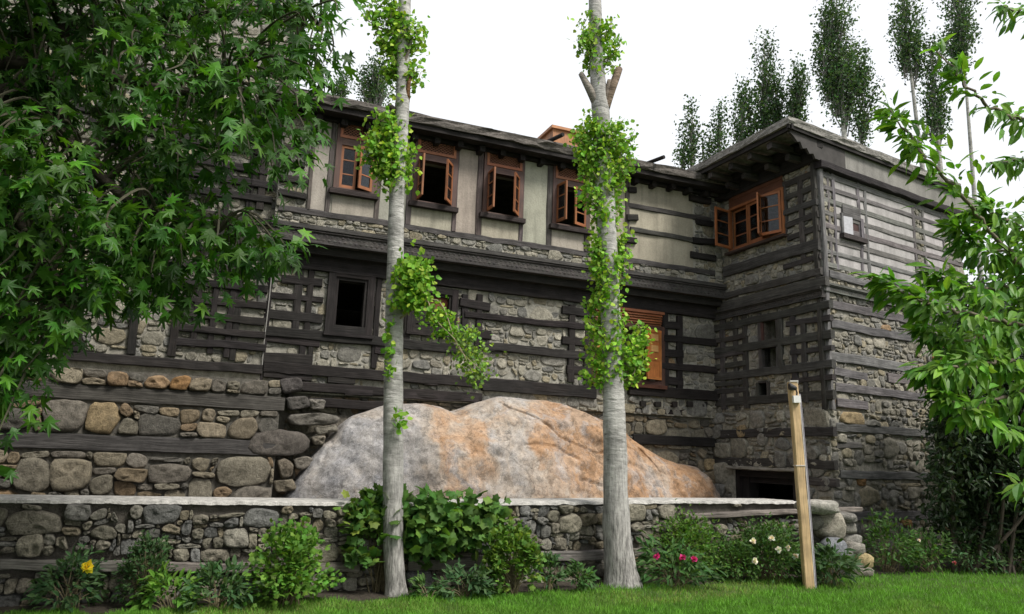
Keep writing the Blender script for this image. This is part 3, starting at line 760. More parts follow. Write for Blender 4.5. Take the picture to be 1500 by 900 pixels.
# ================================================================== LEFT BLOCK
lb = thing('stone_block', 'tall timber braced stone block half hidden behind the dark plane tree', 'house', ML.pt(-13, .3, 0))
LT = Plane(ML.pt(0, 0, .07), radians(22.24)); SB = Plane(ML.pt(0, 0, .24), radians(22.24))
uE = LT.P(394, 420)[0]; uW = -17.5
vb = LT.lev(200, 535, 380)[2]
A = Acc(); sheet(A, LT, uW, uE, vb - .2, 11.6, 0, (), .1, (.34, .32, .27))
uSE = SB.P(406, 640)[0]; vSB = SB.lev(120, 540, 380)[2]
sheet(A, SB, uW, uSE, .1, vSB, 0, (), .1, (.15, .14, .12))
quad(A, [SB.pt(uW, vSB, 0), SB.pt(uSE, vSB, 0), SB.pt(uSE, vSB, -.3), SB.pt(uW, vSB, -.3)], (.25, .23, .19))
quad(A, [SB.pt(uSE, .1, 0), SB.pt(uSE, .1, -.5), SB.pt(uSE, vSB, -.5), SB.pt(uSE, vSB, 0)], (.25, .23, .19))
quad(A, [LT.pt(uE, vb - .2, 0), LT.pt(uE, vb - .2, -6), LT.pt(uE, 11.6, -6), LT.pt(uE, 11.6, 0)], (.25, .23, .19))
quad(A, [LT.pt(uW, .1, 0), LT.pt(uW, 11.6, 0), LT.pt(uW, 11.6, -6), LT.pt(uW, .1, -6)], (.25, .23, .19))
quad(A, [LT.pt(uW, .1, -6), LT.pt(uW, 11.6, -6), LT.pt(uE, 11.6, -6), LT.pt(uE, .1, -6)], (.25, .23, .19))
A.build('wall', MORTAR, lb)
skT, skS = [], []
lev_beams(lb, LT, [(263, 460, 388, 11), (262, 481, 388, 10), (255, 500, 388, 11), (92, 521, 384, 14), (140, 210, 392, 11), (190, 240, 400, 11), (180, 262, 398, 11), (150, 292, 396, 11), (140, 322, 394, 11), (200, 350, 392, 10), (190, 378, 390, 11), (200, 405, 392, 11), (220, 432, 390, 11), (130, 180, 396, 10), (60, 150, 400, 10), (0, 250, 150, 11), (0, 330, 130, 11)], -.05, .09, DK, skips=skT, wref=.03)
posts(lb, LT, [(338, 245, 520, 9), (372, 230, 530, 10), (300, 360, 510, 9), (398, 140, 310, 11), (280, 250, 330, 9), (350, 350, 525, 9)], -.05, .075, DK, skips=skT, wref=.03)
for xa, ya, xb, yb in ((121, 400, 112, 515), (203, 395, 192, 519), (264, 440, 250, 522), (40, 400, 30, 512), (210, 190, 205, 330)):
    A = Acc(); pa, pb = LT.P(xa, ya, .05), LT.P(xb, yb, .05); beam(A, LT, pa, pb, .13, -.05, .10, tint(DK)); A.build('timber_brace', TIMBER, lb)
lev_beams(lb, SB, [(40, 571, 417, 22), (-90, 641, 410, 23), (-90, 562, 48, 18)], -.05, .06, MD, skips=skS, wref=.03)
A = Acc(); masonry(A, LT, uW + 1.5, uE, vb, 10.5, 0, .16, 1.85, .03, PAL_GREY, skT, gap=.03, bright=.92, ochre=.01)
A.build('stone_masonry', STONE, lb, smooth=True)
A = Acc(); v1 = SB.lev(40, 571, 417)[2]; v2 = SB.lev(-90, 641, 410)[2]
for va, vb_, rr, oc in ((v1 + .13, vSB + .03, .26, .16), (v2 + .14, v1 - .13, .26, .10), (.4, v2 - .14, .26, .04)):
    A = Acc(); masonry(A, SB, uW + 1.5, uSE, va, vb_, 0, rr, 1.6, .085, PAL_BASE, gap=.018, ochre=oc, big=.5, rnd=(.1, .7))
    A.build('base_masonry', STONE, lb, smooth=True)
A = Acc()
def pst(pts, dp, cc):
    poly = [SB.P(x, y, .02) for x, y in pts]
    if np.cross(np.subtract(poly[1], poly[0]), np.subtract(poly[2], poly[1])) < 0: poly = poly[::-1]
    add_stone(A, SB, poly, -.06, dp, cc, .3)
for pts, cc in (([(360, 652), (374, 634), (410, 629), (445, 634), (458, 650), (440, 667), (395, 670), (366, 664)], (.13, .115, .10)), ([(406, 676), (418, 671), (430, 680), (428, 698), (412, 702)], (.2, .17, .13)), ([(400, 705), (430, 702), (436, 718), (404, 722)], (.22, .19, .14)),
                ([(430, 672), (452, 668), (462, 676), (444, 690), (432, 686)], (.2, .18, .15)), ([(420, 608), (470, 604), (500, 612), (490, 622), (430, 624)], (.19, .175, .15)), ([(460, 626), (492, 622), (496, 632), (466, 638)], (.23, .21, .17)), ([(456, 640), (478, 638), (474, 652), (460, 652)], (.26, .23, .18)), ([(418, 582), (450, 580), (456, 596), (424, 602)], (.12, .11, .1)), ([(452, 584), (478, 586), (474, 600), (456, 600)], (.25, .23, .2)), ([(408, 556), (440, 552), (446, 572), (414, 578)], (.10, .09, .085))):
    pst(pts, .13, cc)
A.build('base_masonry', STONE, lb, smooth=True)
A = Acc(); slab(A, [LT.pt(uW - .4, 0, .5)[:2], LT.pt(uE + .4, 0, .5)[:2], LT.pt(uE + .4, 0, -6.4)[:2], LT.pt(uW - .4, 0, -6.4)[:2]], 11.6, 11.8, (.15, .135, .12)); A.build('roof', MUD, lb)

# ================================================================== CORNER TOWER
tw = thing('corner_tower', 'square stone and timber tower with overhanging flat roof at the house corner', 'tower', K * [1, 1, 0])
uTL = -3.9; uTR = TR.P(1412, 412)[0]; ZT = 8.12
doorT = rect(TL, [(1078, 690), (1166, 690), (1168, 740), (1076, 740)]); doorT = (doorT[0], doorT[1], .45, doorT[3])
winT = rect(TL, [(1071, 307), (1148, 283), (1150, 346), (1075, 362)])
loops = [rect(TL, q) for q in ([(1119, 468), (1138, 466), (1139, 496), (1120, 498)], [(1118, 509), (1139, 507), (1140, 540), (1119, 542)], [(1113, 562), (1125, 561), (1126, 583), (1114, 585)])]
winR = rect(TR, [(1231, 318), (1257, 324), (1259, 350), (1234, 345)]); winR2 = rect(TR, [(1364, 501), (1377, 503), (1378, 526), (1365, 525)])
A = Acc(); mc = (.36, .34, .285)
sheet(A, TL, uTL - 2.5, 0, .1, ZT, 0, [doorT, winT] + loops, .45, mc); sheet(A, TR, 0, uTR, 0, ZT, 0, [winR, winR2], .3, mc)
bk = TR.pt(uTR, 0, 0); bl = TL.pt(uTL - 2.5, 0, 0); fr = bl + TR.U * uTR
for p, q in ((bk, fr), (fr, bl)): quad(A, [p, q, q + [0, 0, ZT], p + [0, 0, ZT]], mc)
quad(A, [bk + [0, 0, 2.95], K * [1, 1, 0] + [0, 0, 2.95], bl + [0, 0, 2.95], fr + [0, 0, 2.95]], (.15, .12, .09))
quad(A, [bk + [0, 0, 5.4], K * [1, 1, 0] + [0, 0, 5.4], bl + [0, 0, 5.4], fr + [0, 0, 5.4]], (.15, .12, .09))
A.build('wall', MORTAR, tw)
skA, skB = [], []
vM = TL.lev(1216, 427, 1052)[2]
lev_beams(tw, TL, [(1211, 411, 1056, 13), (1204, 397, 1058, 10), (1201, 357, 1062, 16), (1217, 446, 1048, 11), (1219, 489, 1046, 12), (1221, 533, 1046, 12), (1222, 578, 1044, 13), (1223, 633, 1030, 13), (1224, 681, 1030, 13)], -.04, .07, MD, skips=skA, wref=.03)
lev_beams(tw, TL, [(1226, 707, 1176, 12), (1217, 464, 1152, 9), (1219, 509, 1158, 8), (1221, 553, 1160, 8), (1094, 492, 1048, 8), (1094, 532, 1048, 8), (1096, 570, 1047, 8), (1090, 475, 1048, 8),
                   (1195, 253, 1149, 9), (1196, 273, 1149, 9), (1198, 295, 1150, 9), (1199, 314, 1152, 9), (1200, 334, 1154, 9), (1202, 376, 1148, 8), (1090, 560, 1047, 7), (1090, 516, 1047, 7),
                   (1046, 300, 1018, 9), (1048, 330, 1024, 9), (1050, 362, 1030, 9), (1052, 388, 1036, 9)], -.04, .06, MD, name='timber_tie', skips=skA, wref=.03)
posts(tw, TL, [(1058, 465, 600, 7), (1076, 463, 600, 7), (1090, 461, 598, 7), (1160, 452, 592, 8), (1146, 268, 345, 10), (1172, 262, 380, 7), (1112, 460, 545, 5), (1142, 458, 545, 6), (1176, 470, 590, 7)], -.04, .055, MD, skips=skA, wref=.03)
for pl, u in ((TL, -.055), (TR, .06)):
    A = Acc(); beam(A, pl, (u, 2.7), (u, ZT), .11, -.04, .075, tint(GY if pl is TR else MD)); A.build('corner_post', TIMBER, tw)
A = Acc(); carved_band(A, TL, -3.6, .06, vM - .10, vM + .12, -.02, .10, MD, .07); A.build('carved_moulding', TIMBER, tw)
A = Acc(); vMR = TR.lev(1216, 425, 1390)[2]; carved_band(A, TR, -.04, uTR, vMR - .07, vMR + .11, -.02, .085, tint((.12, .11, .105)), .07); A.build('carved_moulding', TIMBER, tw)
# right face: timber laced, upper part plastered between the lacing
lev_beams(tw, TR, [(1217, 474, 1353, 12), (1218, 522, 1333, 14), (1223, 567, 1353, 12), (1223, 625, 1388, 12), (1226, 652, 1262, 9), (1230, 695, 1390, 12), (1222, 545, 1270, 12), (1300, 553, 1360, 14), (1224, 590, 1270, 13), (1238, 757, 1397, 13), (1216, 445, 1380, 12), (1214, 402, 1398, 10)], -.04, .055, GY, skips=skB, wref=.03)
vT1, vT0 = 7.55, TR.lev(1211, 392, 1400)[2]
for i in range(8):
    v = vT0 + .06 + (vT1 - vT0) * i / 7.3; A = Acc(); beam(A, TR, (.0, v), (uTR, v + rng.normal(0, .01)), .115 + rng.uniform(-.012, .02), -.04, .035, tint((.165, .158, .15), .1), .004); A.build('timber_beam', TIMBER, tw); skB.append((0, uTR, v - .04, v + .04))
for x in (1214, 1222, 1258, 1268, 1337, 1351, 1379):
    u = TR.P(x, 330)[0]; A = Acc(); beam(A, TR, (u, vT0), (u, vT1 + .1), .085, -.04, .035, tint(GY, .1)); A.build('timber_post', TIMBER, tw)
uP1, uP2 = TR.P(1223, 330)[0], TR.P(1379, 340)[0]
A = Acc(); panel(TR, uP1, TR.P(1337, 340)[0], vT0 + .05, ZT, .015, (.40, .39, .365)); panel(TR, TR.P(1351, 340)[0], uP2, vT0 + .05, ZT, .015, (.40, .39, .365))
A.build('plaster_panel', PLASTER, tw, smooth=True)
cutA = [(a - .07, b + .07, c_ - .05, d_ + .05) for a, b, c_, d_ in [doorT, winT] + loops]
A = Acc()
for args, kw in (((TL, uTL, -.06, 2.75, ZT, 0, .14, 1.6, .026, PAL_GREY, skA, cutA), dict(gap=.028, ochre=.05)),
                 ((TL, uTL - .2, 0, .4, 2.75, 0, .2, 1.6, .05, PAL_GREY, skA, cutA), dict(gap=.03, ochre=.05, big=.25)),
                 ((TR, .06, uTR, 2.7, vT0 + .05, 0, .15, 1.75, .03, PAL_GREY, skB, [(a - .06, b + .06, c_ - .06, d_ + .06) for a, b, c_, d_ in (winR2,)]), dict(gap=.03, ochre=.04)),
                 ((TR, 0, uTR, .02, 2.7, 0, .19, 1.6, .05, PAL_GREY, skB), dict(gap=.034, ochre=.04, big=.25)),
                 ((TR, .06, uP1, vT0 + .05, ZT, 0, .16, 1.2, .03, PAL_GREY, skB), dict(gap=.03)),
                 ((TR, TR.P(1337, 340)[0], TR.P(1351, 340)[0], vT0 + .05, ZT, 0, .16, 1.2, .03, PAL_GREY, skB), dict(gap=.03)),
                 ((TR, uP2, uTR, vT0 + .05, ZT, 0, .16, 1.4, .03, PAL_GREY, skB), dict(gap=.03))):
    A = Acc(); masonry(A, *args, **kw); A.build('stone_masonry', STONE, tw, smooth=True)
# tower window: four casement bays under a plain header
a, b, c_, d_ = winT
A = Acc(); t = .06
box(A, TL, a - t, a, c_ - .05, d_ + .05, -.1, .08, tint(OR, .1)); box(A, TL, b, b + t, c_ - .05, d_ + .05, -.1, .08, tint(OR, .1))
box(A, TL, a, b, d_, d_ + t, -.1, .078, tint(OR, .1)); box(A, TL, a, b, c_ - t, c_, -.1, .078, tint(OR, .1))
bw = (b - a) / 3
for i in (1, 2): box(A, TL, a + bw * i - .025, a + bw * i + .025, c_, d_, -.08, .05, tint(OR, .1))
wdw = sub(A.build('window', WOOD, tw), tw)
A = Acc(); box(A, TL, a - .03, b + .03, d_ + t + .003, d_ + .45, -.06, .06, (.11, .042, .022)); box(A, TL, a - .03, b + .03, d_ + .24, d_ + .27, .055, .075, (.13, .05, .025)); A.build('header_panel', WOOD, wdw)
A = Acc(); box(A, TL, a - .12, b + .1, c_ - .12, c_ - t - .003, -.06, .16, (.06, .04, .032)); A.build('sill', TIMBER, wdw)
OR2 = (.32, .115, .04)
casement(wdw, TL, a + .01, c_ + .01, d_ - .01, bw - .03, 1, 80, .09, OR2); casement(wdw, TL, a + bw + .03, c_ + .01, d_ - .01, bw - .06, 1, 4, .02, OR); casement(wdw, TL, a + .02, c_ + .01, d_ - .01, bw - .05, 1, 0, -.03, OR)
casement(wdw, TL, a + 2 * bw - .02, c_ + .01, d_ - .01, bw - .12, 1, 58, .07, OR2); casement(wdw, TL, b - .02, c_ + .01, d_ - .01, bw - .04, -1, 20, .07, OR2)
# loopholes
for k, r in enumerate(loops):
    a, b, c_, d_ = r; A = Acc(); cc = (.12, .06, .05) if k == 0 else MD
    box(A, TL, a - .07, a, c_ - .02, d_ + .02, -.2, .05, tint(cc)); box(A, TL, b, b + .06, c_ - .02, d_ + .02, -.2, .05, tint(MD)); box(A, TL, a, b, d_, d_ + .045, -.2, .048, tint(MD))
    A.build('loophole', TIMBER, tw)
a, b, c_, d_ = doorT; A = Acc()
box(A, TL, a - .03, a + .12, .45, d_, -.25, -.02, tint(DK)); box(A, TL, b - .12, b + .03, .45, d_, -.25, -.02, tint(DK)); box(A, TL, a + .12, b - .12, d_ - .14, d_, -.25, -.03, tint(DK))
box(A, TL, a + .12, a + .3, .45, d_ - .14, -.4, -.12, tint(DK)); box(A, TL, a + .3, b - .12, d_ - .26, d_ - .14, -.4, -.15, tint(DK))
sub(A.build('doorway', TIMBER, tw), tw)
A = Acc(); beam(A, TL, (a - .1, d_ + .035), (b + .15, d_ + .04), .06, -.05, .16, (.30, .28, .24)); A.build('door_ledge', TIMBER, tw)
a, b, c_, d_ = winR; A = Acc(); box(A, TR, a - .06, a, c_ - .05, d_ + .06, -.1, .06, tint(GY)); box(A, TR, b, b + .1, c_ - .05, d_ + .06, -.1, .06, tint(GY)); box(A, TR, a, b, d_, d_ + .25, -.1, .055, tint((.15, .14, .14)))
wdw = sub(A.build('window', TIMBER, tw), tw)
A = Acc(); box(A, TR, a - .1, b + .12, c_ - .1, c_, -.1, .12, (.05, .04, .038)); A.build('sill', TIMBER, wdw)
A = Acc(); aa = radians(10); ax = TR.U * math.cos(aa) + TR.N * math.sin(aa); boxf(A, TR.pt(a, c_, .02), ax * (b - a) * .44, np.array([0, 0, d_ - c_]), np.cross(ax, [0, 0, 1.]) * .03, (.42, .42, .44)); A.build('shutter', PAINT, wdw)
A = Acc(); box(A, TR, a + (b - a) * .46, b, c_, d_, -.03, .012, (.28, .09, .045)); box(A, TR, a + (b - a) * .62, b - .04, c_ + .05, d_ - .05, .01, .02, (.05, .02, .015)); A.build('casement', WOOD, wdw)
a, b, c_, d_ = winR2; A = Acc(); box(A, TR, a - .06, a, c_ - .05, d_ + .05, -.1, .05, (.26, .09, .05)); box(A, TR, b, b + .05, c_ - .05, d_ + .05, -.1, .05, (.2, .08, .05)); box(A, TR, a, b, c_ - .05, c_, -.1, .05, (.26, .09, .05)); A.build('window', WOOD, tw)
# tower roof
zt0, zt1, wl, wr = 8.24, 8.40, 1.05, .22
def corner(l, r):
    q = np.linalg.solve(np.array([TL.N[:2], TR.N[:2]]), np.array([l, r])); return K[:2] + q
c0 = corner(wl, wr); e1 = c0 + TR.U[:2] * (uTR + .9); e2 = c0 - TL.U[:2] * 7.6; e3 = e2 + TR.U[:2] * (uTR + .9)
A = Acc(); slab(A, [c0, e1, e3, e2], zt0, zt1, (.30, .285, .26), .022); A.build('roof', MUD, tw)
A = Acc()
def edge_board(p, q, z0, z1, th, inset, col, nrm):
    boxf(A, np.append(p, z0) - np.append(nrm, 0) * (inset + th), np.append(q - p, 0), np.append(nrm, 0) * th, np.array([0, 0, z1 - z0]), col)
edge_board(c0, e2, zt0 - .10, zt0 + .01, .05, .06, DK, TL.N[:2]); A.build('eaves_board', TIMBER, tw)
A = Acc(); edge_board(c0 + TR.U[:2] * .02, e1, zt0 - .08, zt0 + .01, .05, .03, DK, TR.N[:2])
# scalloped carved verge board at the corner
L0 = 1.75; prof = [(0, 0), (.0, -.06), (.10, -.10), (.22, -.20), (.30, -.17), (.38, -.30), (.50, -.26), (.58, -.36), (.70, -.33), (.76, -.42), (L0, -.42), (L0, 0)]
fr_ = lambda s, z, d: np.append(c0 + TR.U[:2] * (s + .12) - TR.N[:2] * (.085 + d), zt0 - .08 + z)
nV = len(prof); A.add([fr_(s, z, 0) for s, z in prof] + [fr_(s, z, .05) for s, z in prof], [tuple(range(nV - 1, -1, -1)), tuple(range(nV, 2 * nV))] + [(i, (i + 1) % nV, nV + (i + 1) % nV, nV + i) for i in range(nV)], MD)
A.build('verge_board', TIMBER, tw)
A = Acc(); s0 = corner(0, 0); 
box(A, TR, L0 - 1.15, uTR + .6, ZT - .36, zt0 + .0, .0, .105, (.25, .24, .22)); A.build('plaster_parapet', PLASTER, tw)
A = Acc(); beam(A, TR, (-.06, ZT - .44), (uTR + .5, ZT - .44), .15, -.05, .16, tint(DK)); A.build('timber_beam', TIMBER, tw)
A = Acc(); beam(A, TL, (-3.9, ZT - .2), (0.1, ZT - .2), .34, -.05, .10, tint(DK)); A.build('timber_beam', TIMBER, tw)
A = Acc(); beam(A, TL, (-3.9, ZT - .02), (0.15, ZT - .02), .16, -.05, .3, tint(DK)); A.build('timber_beam', TIMBER, tw)
for i in range(6):
    u = -.35 - i * .62; A = Acc(); beam3(A, TL.pt(u, zt0 - .17, -.3), TL.pt(u, zt0 - .17, wl - .16 + rng.uniform(-.05, .05)), TL.U, np.array([0, 0, 1.]), .13, .14, tint(MD)); A.build('rafter', TIMBER, tw)
    A = Acc(); beam3(A, TL.pt(u, zt0 - .33, -.2), TL.pt(u, zt0 - .33, .45 + rng.uniform(-.05, .05)), TL.U, np.array([0, 0, 1.]), .12, .13, tint(MD)); A.build('corbel', TIMBER, tw)

# ================================================================== BOULDER
sil = [(405, 742), (425, 712), (445, 682), (470, 648), (510, 612), (560, 594), (610, 590), (640, 594), (658, 604), (690, 590), (735, 581), (790, 590), (850, 606), (885, 618), (930, 655), (975, 674), (1008, 684), (1035, 705), (1050, 740)]
q = np.array([ML.P(x, y, -.02) for x, y in sil]); bt = .3
us = np.linspace(q[0, 0], q[-1, 0], 400); Ht = np.interp(us, q[:, 0], q[:, 1])
k = np.exp(-.5 * (np.arange(-8, 9) / 2.6) ** 2); k /= k.sum(); Ht = np.convolve(np.pad(Ht, 8, mode='edge'), k, 'valid')
nv = 130; V = []
cr = [np.array([ML.P(x, y, .5) for x, y in c]) for c in ([(735, 592), (775, 615), (800, 640), (850, 662), (890, 660)], [(745, 650), (790, 652), (822, 672)], [(820, 700), (850, 708)], [(925, 655), (950, 690), (955, 735)])]
def seg_d(p, c):
    best = 9
    for a, b in zip(c, c[1:]):
        t = np.clip(((p - a) @ (b - a)) / ((b - a) @ (b - a)), 0, 1); best = min(best, np.linalg.norm(p - a - t * (b - a)))
    return best
for i, u in enumerate(us):
    s = (u - us[0]) / (us[-1] - us[0]); dep = 1.5 * (math.sin(math.pi * s) ** .5) + .1
    for j in range(nv):
        t = j / (nv - 1)
        a = t * math.pi / 2 * 1.12
        v = bt + (Ht[i] - bt) * math.sin(min(a, math.pi / 2)) ** .93 - (0.15 * max(0, a - math.pi / 2))
        w = -.05 + dep * max(0, math.cos(a)) ** .8 - (.6 * max(0, a - math.pi / 2))
        p3 = Vector((u * .8, v * .9, w * .8)); dsp = .17 * noise.fractal(p3, .9, 2.1, 6) + .08 * (abs(noise.noise(p3 * 1.3 + Vector((4, 2, 9)))) - .2) + .05 * abs(noise.noise(p3 * 3.1))
        dc = min(seg_d(np.array([u, v]), c) for c in cr)
        dsp -= .07 * math.exp(-(dc / .014) ** 2)
        dsp *= math.sin(min(math.pi, t * 2.4)) * .5 + .5
        V.append((u, v + dsp * .25, w + dsp))
V = np.array(V); n = len(us)
A = Acc(); A.add(ML.pts(V), [(i * nv + j, i * nv + nv + j, i * nv + nv + j + 1, i * nv + j + 1) for i in range(n - 1) for j in range(nv - 1)])
bo = A.build('boulder', BOULDER, None, smooth=True)
bo['label'] = 'huge orange and grey granite boulder built into the foot of the house'; bo['category'] = 'boulder'

# ================================================================== RETAINING WALL
rw = thing('retaining_wall', 'low dry stone retaining wall with pale coping along the lawn', 'wall', WP.pt(4, 0, -.2))
uw0, uw1 = -3.0, WP.P(1222, 745)[0]
tp = [WP.P(x, y) for x, y in ((-200, 732), (0, 733), (300, 736), (580, 739), (800, 737), (1000, 735), (1160, 736), (1222, 742))]
tpu, tpv = [t[0] for t in tp], [t[1] for t in tp]
topf = lambda u: float(np.interp(u, tpu, tpv))
uw0 = tpu[0]
A = Acc()
nn = 60; uu = np.linspace(uw0, uw1, nn)
V = []
for u in uu: V += [WP.pt(u, 0, -.07), WP.pt(u, topf(u) - .02, -.07), WP.pt(u, topf(u) - .02, -.5), WP.pt(u, 0, -.5)]
A.add(V, [(4 * i + a, 4 * i + 4 + a, 4 * i + 4 + (a + 1) % 4, 4 * i + (a + 1) % 4) for i in range(nn - 1) for a in range(3)] + [(0, 1, 2, 3), tuple(4 * nn - 4 + k for k in (3, 2, 1, 0))], (.11, .10, .085))
A.build('wall_core', MORTAR, rw)
# timber lacing in the wall
skW = []
for xa, ya, xb, yb, t in ((-60, 826, 205, 830, 15), (215, 831, 400, 832, 14), (395, 832, 525, 832, 12), (596, 828, 720, 822, 15), (780, 815, 885, 812, 14), (925, 810, 1010, 800, 10), (1000, 757, 1258, 746, 8)):
    pa, pb = WP.P(xa, ya), WP.P(xb, yb); th = WP.th((xa + xb) / 2, (ya + yb) / 2, t); A = Acc()
    beam(A, WP, pa, pb, th, -.12, .07, tint((.20, .185, .16), .15)); A.build('timber_beam', TIMBER, rw); skW.append((pa[0], pb[0], min(pa[1], pb[1]) - th * .45, max(pa[1], pb[1]) + th * .45))
A = Acc(); masonry(A, WP, uw0, uw1, -.05, 1.3, -.07, .11, 1.75, .075, PAL_DRY, skW, gap=.008, big=.16, ochre=.01, rnd=(.0, .45), top=lambda u: topf(u) - .03)
A.build('stone_masonry', STONE, rw, smooth=True)
A = Acc(); V = []; nn = 420; uu = np.linspace(uw0, uw1 - .1, nn)
for u in uu:
    z = topf(u); a = .016 * noise.noise(Vector((u * 9, 0, 0))); b = .020 * noise.fractal(Vector((u * 6, 3, 0)), 1, 2, 3)
    V += [WP.pt(u, z - .026 + .7 * b, .0 + a), WP.pt(u, z + .004 + b, -.012 + a), WP.pt(u, z + .02 + b, -.07), WP.pt(u, z + .02, -.6), WP.pt(u, z - .04, -.6)]
A.add(V, [(5 * i + a, 5 * i + 5 + a, 5 * i + 5 + (a + 1) % 5, 5 * i + (a + 1) % 5) for i in range(nn - 1) for a in range(5)] + [(0, 1, 2, 3, 4), tuple(5 * nn - 5 + k for k in (4, 3, 2, 1, 0))], (.50, .485, .45))
A.build('coping', MORTAR, rw, smooth=False)

def rock(name, label, px, py, Y, wpx, hpx, colr, group=None, sq=.5):
    c = at(px, py, Y); s = Y / F; rx, rz = wpx * s / 2, hpx * s / 2; ry = (rx + rz) / 2; V = []; off = rng.uniform(0, 50); nu, nvv = 22, 13
    M = []
    for j in range(nvv):
        ph = -math.pi / 2 + math.pi * j / (nvv - 1)
        for i in range(nu):
            th = 2 * math.pi * i / nu; d = np.array([math.cos(ph) * math.cos(th), math.cos(ph) * math.sin(th), math.sin(ph)])
            d = np.sign(d) * np.abs(d) ** sq if sq < 1 else d; r = 1 + .20 * noise.noise(Vector(d * 1.4 + off)) + .07 * noise.noise(Vector(d * 4 + off))
            M.append(d * r * [rx, ry, rz])
    A = Acc(); A.add(np.array(M) + c, [(j * nu + i, j * nu + (i + 1) % nu, (j + 1) * nu + (i + 1) % nu, (j + 1) * nu + i) for j in range(nvv - 1) for i in range(nu)], colr)
    o = A.build(name, STONE, None, smooth=True); o['label'] = label; o['category'] = 'stone'
    if group: o['group'] = group
    return o
yE = 11.6
rock('wall_end_stone', 'large pale rounded stone on the ragged end of the dry wall', 1212, 768, yE + .1, 48, 44, (.36, .33, .27), sq=.8)
rock('wall_end_stone', 'smooth blue grey stone low in the ragged wall end', 1220, 803, yE - .1, 36, 30, (.22, .23, .245), sq=.8)
rock('wall_end_stone', 'yellow squared stone block at the foot of the wall end', 1256, 821, yE + .3, 38, 22, (.40, .32, .17), sq=.5)
rock('wall_end_stone', 'long whitish flat stone capping the end of the wall', 1196, 742, yE - .15, 58, 20, (.42, .40, .35), sq=.7)
rs = 'jumbled stones of the collapsed wall end'
rl = 'grey stone jumbled with others in the collapsed end of the dry wall'
for px, py, w_, h_, cc in ((1243, 790, 34, 16, (.27, .26, .23)), (1232, 815, 32, 20, (.2, .2, .19)), (1250, 803, 30, 16, (.31, .29, .25)), (1246, 832, 40, 14, (.18, .17, .15)), (1232, 772, 40, 18, (.23, .22, .19)), (1228, 787, 26, 14, (.26, .24, .2)), (1262, 838, 30, 14, (.24, .22, .18)), (1200, 788, 40, 18, (.22, .21, .18)), (1236, 758, 34, 14, (.2, .19, .17)), (1205, 820, 40, 24, (.2, .19, .17)), (1225, 836, 44, 18, (.19, .18, .16)), (1192, 765, 30, 22, (.22, .21, .18)), (1240, 845, 30, 14, (.2, .19, .17))):
    rock('loose_stone', rl, px, py, yE + rng.uniform(-.05, .3), w_, h_, cc, rs, .7)
A = Acc(); V = [WP.pt(uw1 - .3, 0, -.1), WP.pt(uw1 + .55, 0, -.15), WP.pt(uw1 + .05, .75, -.15), WP.pt(uw1 - .3, .95, -.1), WP.pt(uw1 - .3, 0, -.55), WP.pt(uw1 + .55, 0, -.6), WP.pt(uw1 + .05, .75, -.55), WP.pt(uw1 - .3, .95, -.55)]
A.add(V, CUBE_F, (.13, .12, .10)); A.build('rubble_core', MORTAR, rw)

# ================================================================== LEAVES
def tmpl_palmate():
    pts = []; c = (.38, 0)
    for ang, r in ((0, .64), (48, .56), (100, .42)):
        for sg in ((1,) if ang == 0 else (1, -1)): pts.append((ang * sg, r))
    out = []
    for ang, r in sorted(pts):
        out += [(ang - 13, r * .55), (ang - 6, r * .78), (ang, r), (ang + 6, r * .78), (ang + 13, r * .55), (ang + 25, .2)]
    out = out[:-1] + [(140, .24), (180, .36), (-140, .24)]
    V = [(c[0], 0, 0)] + [(c[0] + r * math.cos(radians(a)), r * math.sin(radians(a)), -.30 * r * r - .06 * abs(math.sin(radians(a))) * r) for a, r in out]
    n = len(out); return np.array(V), np.array([(0, 1 + i, 1 + (i + 1) % n) for i in range(n)])
def tmpl_ovate(w=.2, droop=.18, fold=.08):
    V = [(0, 0, 0)]
    for x, k in ((.22, .75), (.5, 1.), (.78, .62)): V += [(x, -w * k, fold * k - droop * x * x), (x, 0, -droop * x * x), (x, w * k, fold * k - droop * x * x)]
    V.append((1, 0, -droop))
    F4 = [(0, 2, 1), (0, 3, 2), (10, 7, 8), (10, 8, 9)]
    for r in (0, 1):
        b = 1 + r * 3
        for a in (0, 1): F4 += [(b + a, b + a + 1, b + 4 + a), (b + a, b + 4 + a, b + 3 + a)]
    return np.array(V), np.array(F4)
def tmpl_round():
    V = [(0, 0, 0), (.2, -.36, .05), (.55, -.42, .02), (1, 0, -.1), (.55, .42, .02), (.2, .36, .05), (.5, 0, -.03)]
    return np.array(V, float), np.array([(6, i, (i + 1) % 6) for i in range(6)])
def tmpl_small(w=.3): return np.array([(0, 0, 0), (.5, -w, .08), (1, 0, -.08), (.5, w, .08)], float), np.array([(0, 1, 2), (0, 2, 3)])
def tmpl_lobed():
    out = [(180, .3), (150, .48), (115, .5), (95, .38), (60, .58), (40, .42), (0, .62), (-40, .42), (-60, .58), (-95, .38), (-115, .5), (-150, .48)]
    V = [(.45, 0, .04)] + [(.45 + r * math.cos(radians(a)), r * math.sin(radians(a)), -.2 * r * r) for a, r in out]; n = len(out)
    return np.array(V), np.array([(0, 1 + (i + 1) % n, 1 + i) for i in range(n)])
PALM, OVATE, ROUND, SMALL, LOBED, NARROW = tmpl_palmate(), tmpl_ovate(), tmpl_round(), tmpl_small(), tmpl_lobed(), tmpl_ovate(.16, .25, .05)
def unit(a): return a / (np.linalg.norm(a, axis=1)[:, None] + 1e-9)
